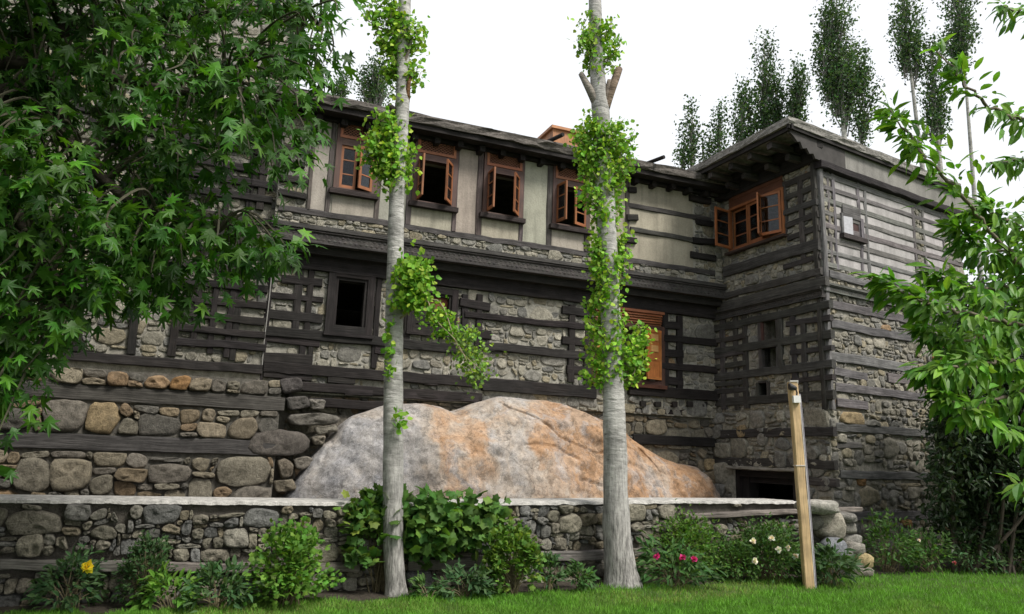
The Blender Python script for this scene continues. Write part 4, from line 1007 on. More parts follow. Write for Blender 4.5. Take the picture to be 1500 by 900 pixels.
def scatter(acc, tm, pos, d, up, size, col):
    V, Fc = tm; n = len(pos); d = unit(d); up = up - (up * d).sum(1)[:, None] * d; up = unit(up); y = np.cross(up, d)
    s = np.asarray(size)[:, None, None]
    P = pos[:, None, :] + s * (V[None, :, 0:1] * d[:, None, :] + V[None, :, 1:2] * y[:, None, :] + V[None, :, 2:3] * up[:, None, :])
    Fa = (np.arange(n)[:, None, None] * len(V) + Fc[None]).reshape(-1, Fc.shape[1])
    acc.add(P.reshape(-1, 3), Fa, np.repeat(col, len(V), 0))
def lcol(n, base, v=.28, alt=None, pa=.3):
    c = np.tile(np.array(base), (n, 1)).astype(float)
    if alt is not None: c[rng.random(n) < pa] = alt
    c *= rng.uniform(1 - v, 1 + v, (n, 1)); c[:, 0] *= rng.uniform(.8, 1.25, n); return c
def rdir(n, bias=(0, 0, 0), k=1.): return unit(rng.normal(0, 1, (n, 3)) * k + np.array(bias))

# ---------- plane tree (left foreground)
pt_ = thing('plane_tree', 'broad plane tree with star shaped leaves overhanging the left of the lawn', 'tree', (-6.6, 5.2, 0))
A = Acc(); trunk = curve([(-6.6, 5.2, -.1), (-6.55, 5.25, 1.5), (-6.4, 5.3, 3.2), (-6.2, 5.4, 4.8), (-5.8, 5.4, 7), (-5.6, 5.3, 9)], 6)
tube(A, trunk, np.linspace(.42, .14, len(trunk)), 14, (.6, .58, .5), rough=.1); A.build('trunk', BARK, pt_, True)
boughs = [[(-6.4, 5.3, 3.4), (-5.2, 5.4, 4.3), (-4.2, 5.6, 4.7), (-3.0, 5.8, 4.6), at(330, 130, 5.9)],
          [(-6.35, 5.3, 3.9), (-5.0, 6.0, 5.0), (-3.8, 6.4, 5.6), at(380, 20, 6.4), at(470, 45, 6.3)],
          [(-6.5, 5.2, 2.6), (-5.4, 5.3, 3.6), at(40, 130, 5.4), at(100, 210, 5.4), at(200, 300, 5.5), at(320, 340, 5.6)],
          [(-6.5, 5.2, 2.3), (-5.2, 5.0, 2.9), at(-20, 300, 5.0), at(60, 380, 5.0), at(110, 450, 5.1)],
          [(-6.3, 5.3, 4.4), (-5, 4.6, 5.6), (-3.4, 4.2, 6.4), (-2.0, 4, 6.8)],
          [(-6.0, 5.4, 5.8), (-5.2, 6.4, 7.0), (-4, 7, 7.6)], [(-6.3, 5.3, 4.2), (-6, 3.6, 5.6), (-5, 2, 6.4)]]
bpts = []
for bgh in boughs:
    c = curve(bgh, 7); A = Acc(); tube(A, c, np.linspace(.10, .016, len(c)), 8, (.16, .14, .115), rough=.08); A.build('branch', BARK, pt_, True); bpts.append(c)
bpts = np.concatenate(bpts)
def inpoly(p, poly):
    x, y = p; r = False; n = len(poly)
    for i in range(n):
        x0, y0 = poly[i]; x1, y1 = poly[i - 1]
        if (y0 > y) != (y1 > y) and x < (x1 - x0) * (y - y0) / (y1 - y0) + x0: r = not r
    return r
regs = [([(-80, -60), (470, -60), (470, 60), (455, 100), (425, 140), (415, 175), (370, 195), (330, 165), (250, 150), (180, 120), (90, 145), (-80, 150)], 26, (4.9, 6.6)),
        ([(-80, 130), (90, 150), (100, 250), (170, 300), (215, 330), (240, 385), (180, 415), (100, 425), (100, 480), (40, 490), (0, 560), (-80, 580)], 27, (4.5, 6.2)),
        ([(190, 300), (300, 305), (330, 335), (390, 342), (350, 360), (345, 385), (290, 405), (230, 415), (190, 400)], 27, (5.0, 6.0)),
        ([(165, 150), (225, 165), (240, 240), (215, 310), (180, 260)], 24, (5.2, 6.2)),
        ([(250, 170), (330, 180), (320, 215), (260, 225)], 30, (5.2, 6.0))]
sprays = []
for poly, sp, (ya, yb) in regs:
    xs = [p[0] for p in poly]; ys = [p[1] for p in poly]; got = []
    for _ in range(6000):
        p = (rng.uniform(min(xs), max(xs)), rng.uniform(min(ys), max(ys)))
        if inpoly(p, poly) and all((p[0] - a) ** 2 + (p[1] - b) ** 2 > sp * sp for a, b in got): got.append(p)
    sprays += [(x, y, rng.uniform(ya, yb)) for x, y in got]
sprays += [(x, y, Y) for x, y, Y in ((478, 20, 6.1), (480, 60, 6.1), (470, 95, 6.1), (430, 175, 5.8), (425, 205, 5.7), (395, 215, 5.7), (405, 345, 5.6), (385, 340, 5.6), (355, 385, 5.6), (250, 300, 5.7), (330, 300, 5.7), (50, 500, 4.9), (20, 575, 4.8), (10, 540, 4.8), (300, 245, 5.6), (345, 170, 5.7))]
for poly, sp, ya, yb in ((regs[0][0], 36, 6.4, 8.2), (regs[1][0], 34, 5.8, 7.8)):
    xs = [p[0] for p in poly]; ys = [p[1] for p in poly]; got = []
    for _ in range(4000):
        p = (rng.uniform(min(xs), max(xs)) * .92 - 12, rng.uniform(min(ys), max(ys)) * .97 - 6)
        if inpoly(p, poly) and p[0] < 300 and all((p[0] - a) ** 2 + (p[1] - b) ** 2 > sp * sp for a, b in got): got.append(p)
    sprays += [(x, y, rng.uniform(ya, yb)) for x, y in got]
A = Acc(); T = Acc()
for x, y, Y in sprays:
    c = at(x, y, Y); k = np.argmin(((bpts - c) ** 2).sum(1) + 3 * np.maximum(0, c[2] - bpts[:, 2]) ** 2); b = bpts[k]
    mid = (b + c) / 2 + np.array([0, 0, .18]); tw_ = curve([b, mid, c + rng.normal(0, .04, 3), c + (c - mid) * .35 + [0, 0, -.1]], 5)
    tube(T, tw_, np.linspace(.014, .004, len(tw_)), 5, (.075, .07, .045), cap=False)
    n = int(rng.integers(20, 30)); ii = rng.integers(len(tw_) // 2, len(tw_), n); pos = tw_[ii] + rng.normal(0, .10, (n, 3)) * [1, 1, .75]
    out = pos - c + rng.normal(0, .06, (n, 3)); d = unit(out) * .6 + rdir(n) * .5 + [.12, -.1, -.55]
    scatter(A, PALM, pos, d, rdir(n, (0, -.35, 1.0), .5), rng.uniform(.09, .185, n), lcol(n, np.array((.036, .108, .012)) * rng.uniform(.7, 1.35), .35, (.075, .21, .016), .2))
pt_crown = A.build('crown', LEAF, pt_); T.build('twigs', TWIG, pt_)
# unseen canopy, added above, left of and behind the picture to cast shade
A = Acc(); n = 46000
cl = np.concatenate([np.column_stack([rng.uniform(-10, -2.6, 250), rng.uniform(-3, 8.0, 250), rng.uniform(5.4, 8.5, 250)]), np.column_stack([rng.uniform(-10.5, -4, 300), rng.uniform(-4, 5.5, 300), rng.uniform(1.8, 6, 300)])])
def above(p):
    if p[1] < .6: return True
    x, y = proj(p); return y < -150 or (x < -130)
cl = np.array([c for c in cl if above(c)])
ci = rng.integers(0, len(cl), n); pos = cl[ci] + rng.normal(0, .38, (n, 3))
scatter(A, LOBED, pos, rdir(n, (0, 0, -.4)), rdir(n, (0, 0, 1), .5), rng.uniform(.16, .24, n), lcol(n, (.045, .12, .02)))
A.build('shading_crown', LEAF, pt_)

# ---------- poplars by the wall
def poplar(label, Y, line, clumps, stubs=(), extra=None):
    pts = [(x, y, w) for x, y, w in line]; base = at(pts[-1][0], pts[-1][1], Y)
    t = thing('poplar_tree', label, 'tree', (base[0], base[1], 0), 'poplars in front of the wall')
    P = np.array([at(x, y, Y) for x, y, w in pts][::-1]); r = np.array([w * (np.linalg.norm(at(x, y, Y) - C)) / F / 2 * .90 for x, y, w in pts][::-1])
    P = np.vstack([P[0] - [0, 0, .15], P]); r = np.insert(r, 0, r[0] * 1.15)
    top = P[-1] + (P[-1] - P[-2]) * .8; P = np.vstack([P, top, top + [0, 0, 1.5]]); r = np.concatenate([r, [r[-1] * .85, r[-1] * .6]])
    c = curve(P, 9); rr = np.interp(np.linspace(0, len(r) - 1, len(c)), range(len(r)), r)
    A = Acc(); V0 = A.n; tube(A, c, rr, 26, (1, 1, 1), rough=.09)
    A.build('trunk', BARK, t, True)
    for xa, ya, xb, yb, wa, wb, cc in stubs:
        p, q = at(xa, ya, Y), at(xb, yb, Y - .06); A = Acc(); tube(A, curve([p, (p + q) / 2 + [0, -.03, 0], q], 5), np.linspace(wa, wb, 11) * Y / F / 2, 10, cc, rough=.15); A.build('cut_branch', BARK, t, True)
    L = Acc(); Tg = Acc()
    for x, y, rx, ry, n in clumps:
        s = Y / F * 1.02
        n = int(n * 1.75); rx *= 1.0; ry *= 1.05; k = max(2, n // 26)
        for _ in range(k):
            a = rng.uniform(0, 2 * math.pi); rad = math.sqrt(rng.random()); tx, tz = rx * rad * math.cos(a), ry * rad * math.sin(a)
            jx = np.interp(y, [p[1] for p in pts], [p[0] for p in pts]); cdep = rng.uniform(-1, 1) * rx * .8
            cc = at(x + tx, y + tz, Y) + np.array([0, cdep * s, 0]); root = at(jx, y + tz + 25 * rng.random(), Y)
            tw_ = curve([root, (root + cc) / 2 + [0, 0, -.02], cc, cc + [rng.normal(0, .03), rng.normal(0, .03), .12]], 4); tube(Tg, tw_, np.linspace(.008, .003, len(tw_)), 4, (.24, .2, .12), cap=False)
            m = 26; pos = tw_[rng.integers(len(tw_) // 3, len(tw_), m)] + rng.normal(0, .055, (m, 3))
            scatter(L, ROUND, pos, rdir(m, (0, -.1, -.35)), rdir(m, (0, -.8, .5), .6), rng.uniform(.04, .085, m), lcol(m, np.array((.17, .36, .034)) * rng.uniform(.7, 1.25), .3, (.32, .50, .055), .28))
    L.build('foliage', LEAFM, t); Tg.build('shoots', TWIG, t)
    if extra:
        L = Acc(); Tg = Acc(); extra(L, Tg, Y); L.build('drooping_foliage', LEAFM, t); Tg.build('drooping_shoot', TWIG, t)
    return t
Y1 = ground(578, 872)[1]; Y2 = ground(911, 858)[1]
def hanging(L, Tg, Y):
    ln = curve([at(578, 470, Y), at(612, 420, Y - .2), at(640, 470, Y - .3), at(668, 500, Y - .35), at(692, 545, Y - .35)], 8)
    l2 = curve([at(580, 470, Y - .05), at(640, 440, Y - .25), at(672, 510, Y - .3), at(712, 548, Y - .3)], 8); l3 = curve([at(590, 440, Y), at(606, 400, Y - .15), at(622, 395, Y - .2)], 8)
    for c in (ln, l2, l3): tube(Tg, c, np.linspace(.012, .004, len(c)), 5, (.3, .25, .16), cap=False)
    for cx, cy, rx, ry, n in ((608, 408, 20, 30, 340), (604, 440, 22, 14, 200), (642, 462, 18, 14, 150), (655, 485, 16, 12, 120), (675, 495, 14, 12, 90), (690, 520, 22, 18, 170), (696, 548, 18, 16, 120), (694, 488, 10, 10, 40), (570, 505, 5, 30, 36), (573, 545, 5, 16, 16), (585, 615, 7, 14, 22), (585, 400, 8, 20, 40)):
        n = int(n * 1.5)
        pos = np.array([at(cx + rng.normal(0, rx * .6), cy + rng.normal(0, ry * .6), Y - .18 + rng.normal(0, .09)) for _ in range(n)])
        sz = rng.uniform(.05, .09, n) if cx < 630 else rng.uniform(.035, .06, n)
        scatter(L, ROUND, pos, rdir(n, (0, -.1, -.35)), rdir(n, (0, -.8, .5), .6), sz, lcol(n, (.15, .33, .03) if cx < 670 else (.15, .26, .06), .3, (.28, .45, .05), .25))
poplar('slim leaning poplar with a drooping leafy side shoot, beside the grape vine', Y1,
       [(593, -20, 18), (592, 30, 18), (590, 100, 20), (590, 150, 21), (586, 220, 23), (581, 300, 24), (578, 450, 29), (576, 600, 30), (576, 700, 31), (576, 800, 31), (579, 850, 31), (580, 872, 37)],
       [(565, 30, 26, 38, 480), (592, 60, 26, 42, 260), (575, 95, 12, 16, 90), (607, 60, 12, 30, 80), (612, 125, 8, 26, 70), (572, 120, 7, 18, 50), (562, 215, 27, 40, 640), (572, 250, 22, 32, 380), (600, 235, 8, 30, 110), (585, 180, 14, 18, 120)],
       [(588, 110, 602, 60, 9, 6, (.45, .4, .35)), (580, 165, 569, 155, 10, 9, (.2, .17, .15)), (596, 150, 601, 110, 9, 5, (.45, .24, .12))], hanging)
poplar('stout pale poplar clad in green shoots from base of roof up', Y2,
       [(871, -20, 19), (872, 20, 19), (874, 90, 21), (878, 140, 27), (881, 180, 28), (885, 250, 29), (889, 330, 30), (893, 420, 31), (897, 540, 33), (900, 620, 36), (902, 720, 39), (904, 790, 44), (909, 835, 50), (912, 858, 60)],
       [(880, 75, 34, 34, 560), (866, 45, 20, 24, 120), (878, 210, 36, 34, 620), (905, 230, 26, 46, 460), (865, 225, 22, 42, 360), (880, 290, 28, 36, 420), (872, 370, 13, 34, 200), (908, 350, 9, 50, 170), (890, 410, 24, 32, 420), (888, 470, 26, 44, 560), (895, 540, 20, 36, 300), (935, 515, 13, 40, 240), (866, 535, 9, 24, 90), (928, 560, 12, 16, 70)],
       [(880, 165, 851, 108, 17, 9, (.6, .55, .5)), (886, 160, 907, 100, 15, 11, (.55, .42, .33)), (884, 160, 893, 118, 12, 8, (.5, .42, .36))])

# ---------- far poplars
def far_poplar(label, Y, x, ybase, crown, tops, leafn, base=(.045, .09, .035), lean=0):
    b = at(x, ybase, Y); gz = np.array([b[0], b[1], 0])
    t = thing('distant_poplar', label, 'tree', gz, 'poplars behind the house')
    A = Acc(); L = Acc()
    yt = min(y for _, y, *_ in tops)
    top = at(tops[0][0], tops[0][1] + 6, Y); trunk = curve([gz + [lean, 0, -.2], b, (b + top) / 2, top], 8); tube(A, trunk, np.linspace(.20, .03, len(trunk)), 8, (.9, .9, .88), rough=.05); A.build('trunk', BARK, t, True)
    Bm = Acc(); s = Y / F
    for (cx, cyt, cyb, wpx), share in zip(crown, [c[3] * (c[2] - c[1]) for c in crown]):
        n = int(leafn * 1.35 * share / sum(c[3] * (c[2] - c[1]) for c in crown)); k = max(6, n // 34)
        # upright boughs
        for _ in range(k):
            f = rng.random() ** .8; y = cyt + (cyb - cyt) * f; half = wpx / 2 * (.18 + .82 * math.sin(math.pi * min(.97, f * .62 + .12)) ** .8) * (1 if f < .8 else (1.12 - f) / .32)
            px = cx + rng.normal(0, .5) * half * .9 + noise.noise(Vector((y * .03, cx, 1))) * half * .5; p = at(px, y, Y) + np.array([0, rng.normal(0, .5) * half * s, 0])
            m = 34; pos = p + rng.normal(0, 1, (m, 3)) * [.20, .2, .42] * (Y / 38)
            scatter(L, SMALL, pos, rdir(m, (0, 0, .3)), rdir(m, (0, -.3, .5)), rng.uniform(.12, .24, m) * (Y / 38), lcol(m, np.array(base) * rng.uniform(.7, 1.6), .4, (.085, .15, .05), .2))
            if f > .1: q = at(cx + (px - cx) * .3, min(y + 26, cyb + 20), Y); tube(Bm, [q, p], np.array([.04, .015]), 4, (.5, .5, .48), cap=False)
    L.build('crown', LEAFM, t)
    if Bm.n: Bm.build('boughs', BARK, t)
far_poplar('broad dense poplar rising right behind the tower roof', 34, 1240, 260, [(1228, -8, 150, 62), (1262, 65, 205, 32), (1212, 10, 130, 36), (1240, 90, 180, 50)], [(1225, -5), (1262, 66)], 7200)
far_poplar('tall pointed poplar behind the left half of the tower roof', 38, 1128, 260, [(1120, 52, 190, 34), (1138, 100, 195, 30)], [(1119, 52)], 2600)
far_poplar('short bushy poplar just left of the pointed one', 38, 1090, 280, [(1087, 128, 212, 34), (1100, 140, 200, 20)], [(1085, 130)], 1500)
far_poplar('narrow poplar between the pointed one and the roof corner', 37, 1168, 260, [(1168, 103, 190, 30)], [(1168, 104)], 1500)
far_poplar('sparse small poplar where the two roofs meet', 42, 1015, 320, [(1014, 160, 245, 22), (1000, 185, 245, 14), (1030, 195, 240, 14)], [(1014, 160)], 1200)
far_poplar('thin wispy poplar left of the tower roof slope', 42, 1053, 300, [(1054, 160, 218, 18), (1042, 195, 225, 14)], [(1054, 160)], 700)
far_poplar('poplar with a long bare trunk and narrow crown above the cherry branch', 36, 1360, 330, [(1326, -30, 95, 44), (1340, 40, 110, 26)], [(1318, -40)], 2400)
far_poplar('small drooping dark poplar crown between two bare trunks', 36, 1382, 300, [(1366, 60, 185, 38), (1376, 110, 205, 22)], [(1362, 60)], 1900)
far_poplar('tallest slim poplar with a long pale bare trunk near the right edge', 38, 1438, 420, [(1405, -40, 95, 46)], [(1402, -45)], 2800)
far_poplar('dark poplar top peeping over the roof beside the slim trunk', 30, 550, 260, [(550, 92, 150, 44), (538, 110, 150, 24)], [(551, 90)], 1500)
far_poplar('faint poplar tip by the plane leaves above the roof edge', 34, 500, 240, [(500, 112, 145, 22)], [(500, 112)], 500)

# ---------- cherry (right foreground)
ch = thing('cherry_tree', 'cherry tree with long glossy leaves reaching in from the right edge', 'tree', (5.9, 5.2, 0))
root = np.array([5.9, 5.2, 0])
A = Acc(); tr = curve([root - [0, 0, .1], root + [-.02, 0, 1.2], root + [.02, .03, 2.4], root + [0, .1, 4.6]], 6); tube(A, tr, np.linspace(.16, .06, len(tr)), 12, (.4, .33, .3), rough=.1); A.build('trunk', BARK, ch, True)
yc = 5.0
brs = [([(1640, 60), (1560, 150), (1490, 172), (1440, 150), (1405, 110), (1365, 68)], 4.9, 50, 14), ([(1640, 300), (1540, 400), (1470, 365), (1420, 300), (1370, 245), (1330, 200), (1300, 155)], 4.9, 85, 22),
       ([(1640, 400), (1560, 480), (1480, 470), (1400, 455), (1340, 438), (1285, 408)], 4.7, 130, 26), ([(1640, -60), (1560, 20), (1500, 20), (1466, 8)], 4.8, 40, 20), ([(1640, 120), (1540, 220), (1490, 235), (1450, 238)], 5.2, 40, 16),
       ([(1640, 420), (1560, 520), (1470, 530), (1400, 540), (1345, 545)], 4.6, 120, 26), ([(1640, 450), (1560, 560), (1480, 580), (1420, 600), (1380, 575)], 4.6, 90, 24), ([(1600, 350), (1540, 430), (1480, 420), (1420, 420), (1365, 400)], 5.0, 90, 26),
       ([(1640, 500), (1560, 620), (1500, 640), (1440, 610)], 4.5, 50, 20), ([(1640, 250), (1560, 340), (1500, 330), (1460, 320), (1440, 300)], 5.2, 80, 22), ([(1600, 400), (1530, 460), (1460, 490), (1400, 500), (1350, 480)], 4.9, 120, 28), ([(1600, 300), (1540, 380), (1490, 370), (1430, 360), (1400, 330)], 5.1, 110, 26), ([(1560, 650), (1530, 720), (1500, 715), (1494, 708)], 4.4, 14, 10)]
L = Acc()
for path, Y, n, spread in brs:
    P3 = [at(x, y, Y + .25 * math.sin(i * 1.3)) for i, (x, y) in enumerate(path)]; st = tr[np.argmin(abs(tr[:, 2] - max(.8, P3[0][2] - .9)))]
    P3[0] = P3[0] + rng.normal(0, .16, 3); c = curve([st, st * .6 + P3[0] * .4 + rng.normal(0, .12, 3) + [0, 0, .1]] + P3, 8); c[3:-6] += rng.normal(0, .012, (len(c) - 9, 3)); A = Acc(); tube(A, c, np.linspace(.028, .004, len(c)), 6, (.15, .125, .09)); A.build('branch', TWIG, ch, True)
    k0 = 6; ii = np.sort(rng.integers(k0, len(c), n)); T = np.gradient(c, axis=0)
    for q in range(4):
        ii = rng.integers(k0, len(c), int(n * 1.2) + 1); m = len(ii); f = np.clip((len(c) - ii) / 22., .25, 1)[:, None]
        off = rng.normal(0, 1, (m, 3)) * spread * Y / F * [1, 1.4, 1] * f; pos = c[ii] + off * (0.35 + .5 * (q > 0)) 
        tdir = unit(T[ii]); d = tdir * .55 + unit(off + 1e-6) * .55 + rdir(m) * .25 + np.array([0, 0, -.38])
        scatter(L, NARROW if q else OVATE, pos, d, rdir(m, (0, -.2, 1), .45), rng.uniform(.075, .15, m), lcol(m, (.085, .21, .022), .35, (.15, .33, .035), .35))
L.build('crown', LEAF, ch)

# ---------- bushes
def bush(name, label, cat, px, pyb, wpx, hpx, tm, size, base, n, Y=None, alt=None, group=None, stems=6, flowers=(), fcol=None, fsize=.05, flat=1., dark=LEAFM, spread=.5, solid=None, yc=.5):
    g = ground(px, pyb) if Y is None else at(px, pyb, Y)
    if Y is None: Y = g[1]
    g = np.array([g[0], g[1], 0.]); s = Y / F; rx, h = wpx * s / 2, hpx * s; ry = min(rx, .42) if flat == 1. else rx * flat
    t = thing(name, label, cat, g, group); L = Acc(); T = Acc()
    n = int(n * 1.7); nc = max(5, n // 24)
    for i in range(nc):
        v = rdir(1)[0]; v[2] = abs(v[2]) * 1.1 - .12; rr = rng.uniform(.35, 1.) ** .5
        c = g + np.array([v[0] * rx * rr, v[1] * ry * rr, h * (.10 + .80 * min(1, max(0, v[2] * rr + .15)) + .1 * rng.random())]); m = 24
        if i < 60:
            b0 = g + np.array([rng.normal(0, rx * .15), rng.normal(0, ry * .15), -.02]); w = curve([b0, (b0 + c) / 2 + [0, 0, .04], c], 4); tube(T, w, np.linspace(.008, .003, len(w)), 4, (.13, .11, .06), cap=False)
        pos = c + rng.normal(0, 1, (m, 3)) * min(rx, h) * .16; pos[:, 2] = np.maximum(pos[:, 2], .015)
        d = unit(pos - g - [0, 0, h * .3]) * .8 + rdir(m) * .6 + [0, 0, -.15]
        scatter(L, tm, pos, d, rdir(m, (0, -.35, 1), .5), size * rng.uniform(.65, 1.25, m), lcol(m, np.array(base) * rng.uniform(.8, 1.25), .25, alt, .3))
    L.build('foliage', dark, t); T.build('stems', TWIG, t)
    for fx, fy in flowers:
        fp = at(fx, fy, Y - ry * 1.1); Fo = Acc(); m = 26; d = rdir(m, (0, -.5, .35), .8)
        st_ = curve([g + [0, 0, h * .3], (g + fp) / 2 + [0, 0, .1], fp], 4); tube(Fo, st_, .004, 4, tuple(np.array(base) * .8), cap=False)
        pos = np.tile(fp, (m, 1)) + d * fsize * .12; scatter(Fo, ROUND, pos, d, rdir(m, (0, -1, .5), .5), rng.uniform(.5, .75, m) * fsize, lcol(m, fcol, .15)); Fo.build('flower', PETAL, t)
    return t
G1, G2, G3, G4 = (.06, .135, .028), (.10, .225, .028), (.042, .09, .028), (.06, .125, .045)
bush('rose_bush', 'dark leafed rose bush with one yellow bloom at the far left of the wall', 'bush', 98, 893, 84, 72, OVATE, .085, G4, 330, flowers=[(129, 831)], fcol=(.75, .62, .03), fsize=.09)
bush('shrub', 'dark fine twigged shrub leaning on the wall left of the bright bush', 'bush', 210, 890, 62, 92, SMALL, .05, G3, 700)
bush('leafy_plant', 'low broad leaved light green plant at the foot of the fine twigged shrub', 'plant', 247, 894, 76, 46, OVATE, .10, G2, 210)
bush('leafy_plant', 'low clump of dull green leaves left of the bright round bush', 'plant', 315, 893, 92, 52, OVATE, .10, G4, 260)
bush('shrub', 'bright green rounded bush standing alone before the dry wall', 'bush', 420, 886, 100, 98, LOBED, .06, G2, 1000, alt=(.10, .2, .03))
vine = bush('grape_vine', 'large leaved vine sprawling over the wall behind the slim poplar', 'vine', 556, 872, 84, 135, LOBED, .13, (.06, .135, .025), 520, Y=Y1 - .05 + .25, alt=(.10, .2, .035))
L = Acc(); T = Acc(); o_ = np.array(world_loc(vine))
for i in range(46):
    x, y = rng.uniform(598, 722), rng.uniform(738, 796) 
    if x > 690 and y > 775: continue
    u, v = WP.P(x, y, .15); c = WP.pt(u, v, rng.uniform(.05, .4)); m = 24; pos = c + rng.normal(0, .09, (m, 3)); scatter(L, LOBED, pos, rdir(m, (.1, -.2, -.5)), rdir(m, (0, -.5, 1), .5), rng.uniform(.09, .16, m), lcol(m, (.06, .14, .025), .3, (.11, .22, .035), .3))
for i in range(16):
    x, y = rng.uniform(505, 575), rng.uniform(740, 775); u, v = WP.P(x, y, .15); c = WP.pt(u, v, rng.uniform(.05, .25)); m = 10; pos = c + rng.normal(0, .07, (m, 3)); scatter(L, LOBED, pos, rdir(m, (.1, -.2, -.5)), rdir(m, (0, -.5, 1), .5), rng.uniform(.08, .13, m), lcol(m, (.07, .15, .025), .3, (.14, .22, .035), .3))
a0 = o_ + [.05, 0, 0]
for x, y in ((620, 770), (660, 750), (700, 760), (640, 790), (540, 760), (680, 780)):
    u, v = WP.P(x, y, .15); e = WP.pt(u, v, .2); w = curve([a0, a0 + [.05, 0, .7], (a0 + e) / 2 + [0, 0, .55], e], 6); tube(T, w, np.linspace(.02, .006, len(w)), 6, (.16, .12, .08))
L.build('trailing_foliage', LEAFM, vine); T.build('vine_stem', TWIG, vine)
bush('shrub', 'upright yellow green bush right of the vine under the wall', 'bush', 748, 872, 74, 92, LOBED, .06, (.085, .175, .025), 760, alt=(.13, .23, .03))
bush('leafy_plant', 'low grey green plant under the vine, left of the upright bush', 'plant', 676, 876, 78, 38, NARROW, .10, G4, 240)
bush('leafy_plant', 'small grey green plant right of the upright bush', 'plant', 803, 868, 40, 44, NARROW, .10, G4, 150)
bush('leafy_plant', 'small bright plant close to the left of the stout poplar', 'plant', 848, 866, 40, 42, NARROW, .09, (.055, .125, .03), 150)
bush('leafy_plant', 'tiny weed tuft at the foot of the slim poplar, under the vine', 'plant', 625, 880, 44, 30, NARROW, .08, G1, 90)
bush('shrub', 'feathery fine leaved bush behind the pink peonies', 'bush', 1003, 852, 108, 78, SMALL, .055, (.09, .19, .03), 2300, Y=ground(1003, 852)[1] + .35, alt=(.10, .19, .03))
bush('peony', 'peony with three pink blooms at the right of the stout poplar', 'flower', 985, 860, 100, 52, NARROW, .13, (.05, .12, .03), 300, flowers=[(962, 815), (1000, 817), (1016, 820)], fcol=(.55, .04, .20), fsize=.065)
bush('shrub', 'low fine leaved bush between the feathery bush and the white roses', 'bush', 1075, 850, 66, 50, SMALL, .055, (.065, .14, .03), 900)
bush('rose_bush', 'bushy rose with several white blooms left of the wooden post', 'bush', 1128, 850, 112, 70, OVATE, .07, (.06, .13, .028), 1700, flowers=[(1130, 789), (1141, 806), (1154, 803), (1165, 815), (1105, 822), (1103, 793)], fcol=(.8, .78, .7), fsize=.065, alt=(.07, .15, .03))
bush('leafy_plant', 'dark long leaved plant right of the wooden post', 'plant', 1218, 857, 84, 46, NARROW, .13, G3, 330)
bush('shrub', 'dark leafy bush against the tower beside the collapsed wall end', 'bush', 1302, 838, 78, 72, OVATE, .085, G1, 520)
bush('leafy_plant', 'low leafy plant under the tower wall with a pale bud', 'plant', 1362, 840, 76, 50, OVATE, .085, G1, 330, flowers=[(1346, 792)], fcol=(.75, .7, .65), fsize=.04)
bush('leafy_plant', 'shady low plant in front of the big dark bush', 'plant', 1418, 838, 74, 48, OVATE, .085, G4, 260, flowers=[(1398, 825)], fcol=(.45, .12, .14), fsize=.05)
bush('leafy_plant', 'low plant at the right end of the flower bed', 'plant', 1490, 838, 70, 40, OVATE, .085, G3, 200)
# big dark bush at the right
db = thing('dark_bush', 'big dark multi stemmed bush filling the corner right of the tower', 'bush', at(1450, 825, 12.6) * [1, 1, 0])
L = Acc(); T = Acc(); g = np.array(world_loc(db))
for i in range(9):
    xa = rng.uniform(1395, 1500); b0 = at(xa, 828, 12.6); b0[2] = 0; e = at(xa + rng.normal(0, 40), rng.uniform(480, 640), 12.8 + rng.normal(0, .4)); w = curve([b0, (b0 + e) / 2 + rng.normal(0, .12, 3), e], 6); tube(T, w, np.linspace(.035, .01, len(w)), 6, (.075, .06, .045))
poly = [(1378, 560), (1392, 520), (1400, 470), (1420, 425), (1450, 410), (1480, 430), (1530, 400), (1600, 430), (1600, 835), (1500, 822), (1440, 805), (1400, 780), (1375, 720), (1372, 620)]
k = 0
while k < 1000:
    p = (rng.uniform(1370, 1600), rng.uniform(400, 815))
    if not inpoly(p, poly): continue
    k += 1; c = at(p[0], p[1], 12.6 + rng.uniform(-.6, 1.4)); m = 34
    if p[1] > 740 and c[1] < 12.9: c = c + np.array([0, .5, 0])
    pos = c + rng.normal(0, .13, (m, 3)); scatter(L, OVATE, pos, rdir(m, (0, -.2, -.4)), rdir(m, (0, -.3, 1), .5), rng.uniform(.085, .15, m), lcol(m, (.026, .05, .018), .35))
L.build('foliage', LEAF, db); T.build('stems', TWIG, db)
hd = thing('backdrop_foliage', 'added dark foliage backdrop closing the gap behind the big dark bush', 'backdrop_foliage', at(1470, 815, 15.5) * [1, 1, 0])  # dark leaves added so the gap behind the bush stays dark
L = Acc(); T = Acc(); g = np.array(world_loc(hd))
for i in range(420):
    c = g + np.array([rng.uniform(-.6, 6.5), rng.uniform(-.5, .8), rng.uniform(.05, 3.2) * (1 - .1 * rng.random())]); c[1] += (c[0] - g[0]) * .5; m = 30
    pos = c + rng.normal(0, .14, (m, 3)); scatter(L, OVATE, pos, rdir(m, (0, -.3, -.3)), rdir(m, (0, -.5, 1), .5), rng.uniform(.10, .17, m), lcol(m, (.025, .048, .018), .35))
for i in range(8):
    b0 = g + np.array([i * .75, i * .38, -.05]); tube(T, curve([b0, b0 + [.05, .05, 1.2], b0 + [.1, 0, 2.6]], 4), .03, 6, (.1, .08, .06))
L.build('foliage', LEAF, hd); T.build('stems', TWIG, hd)

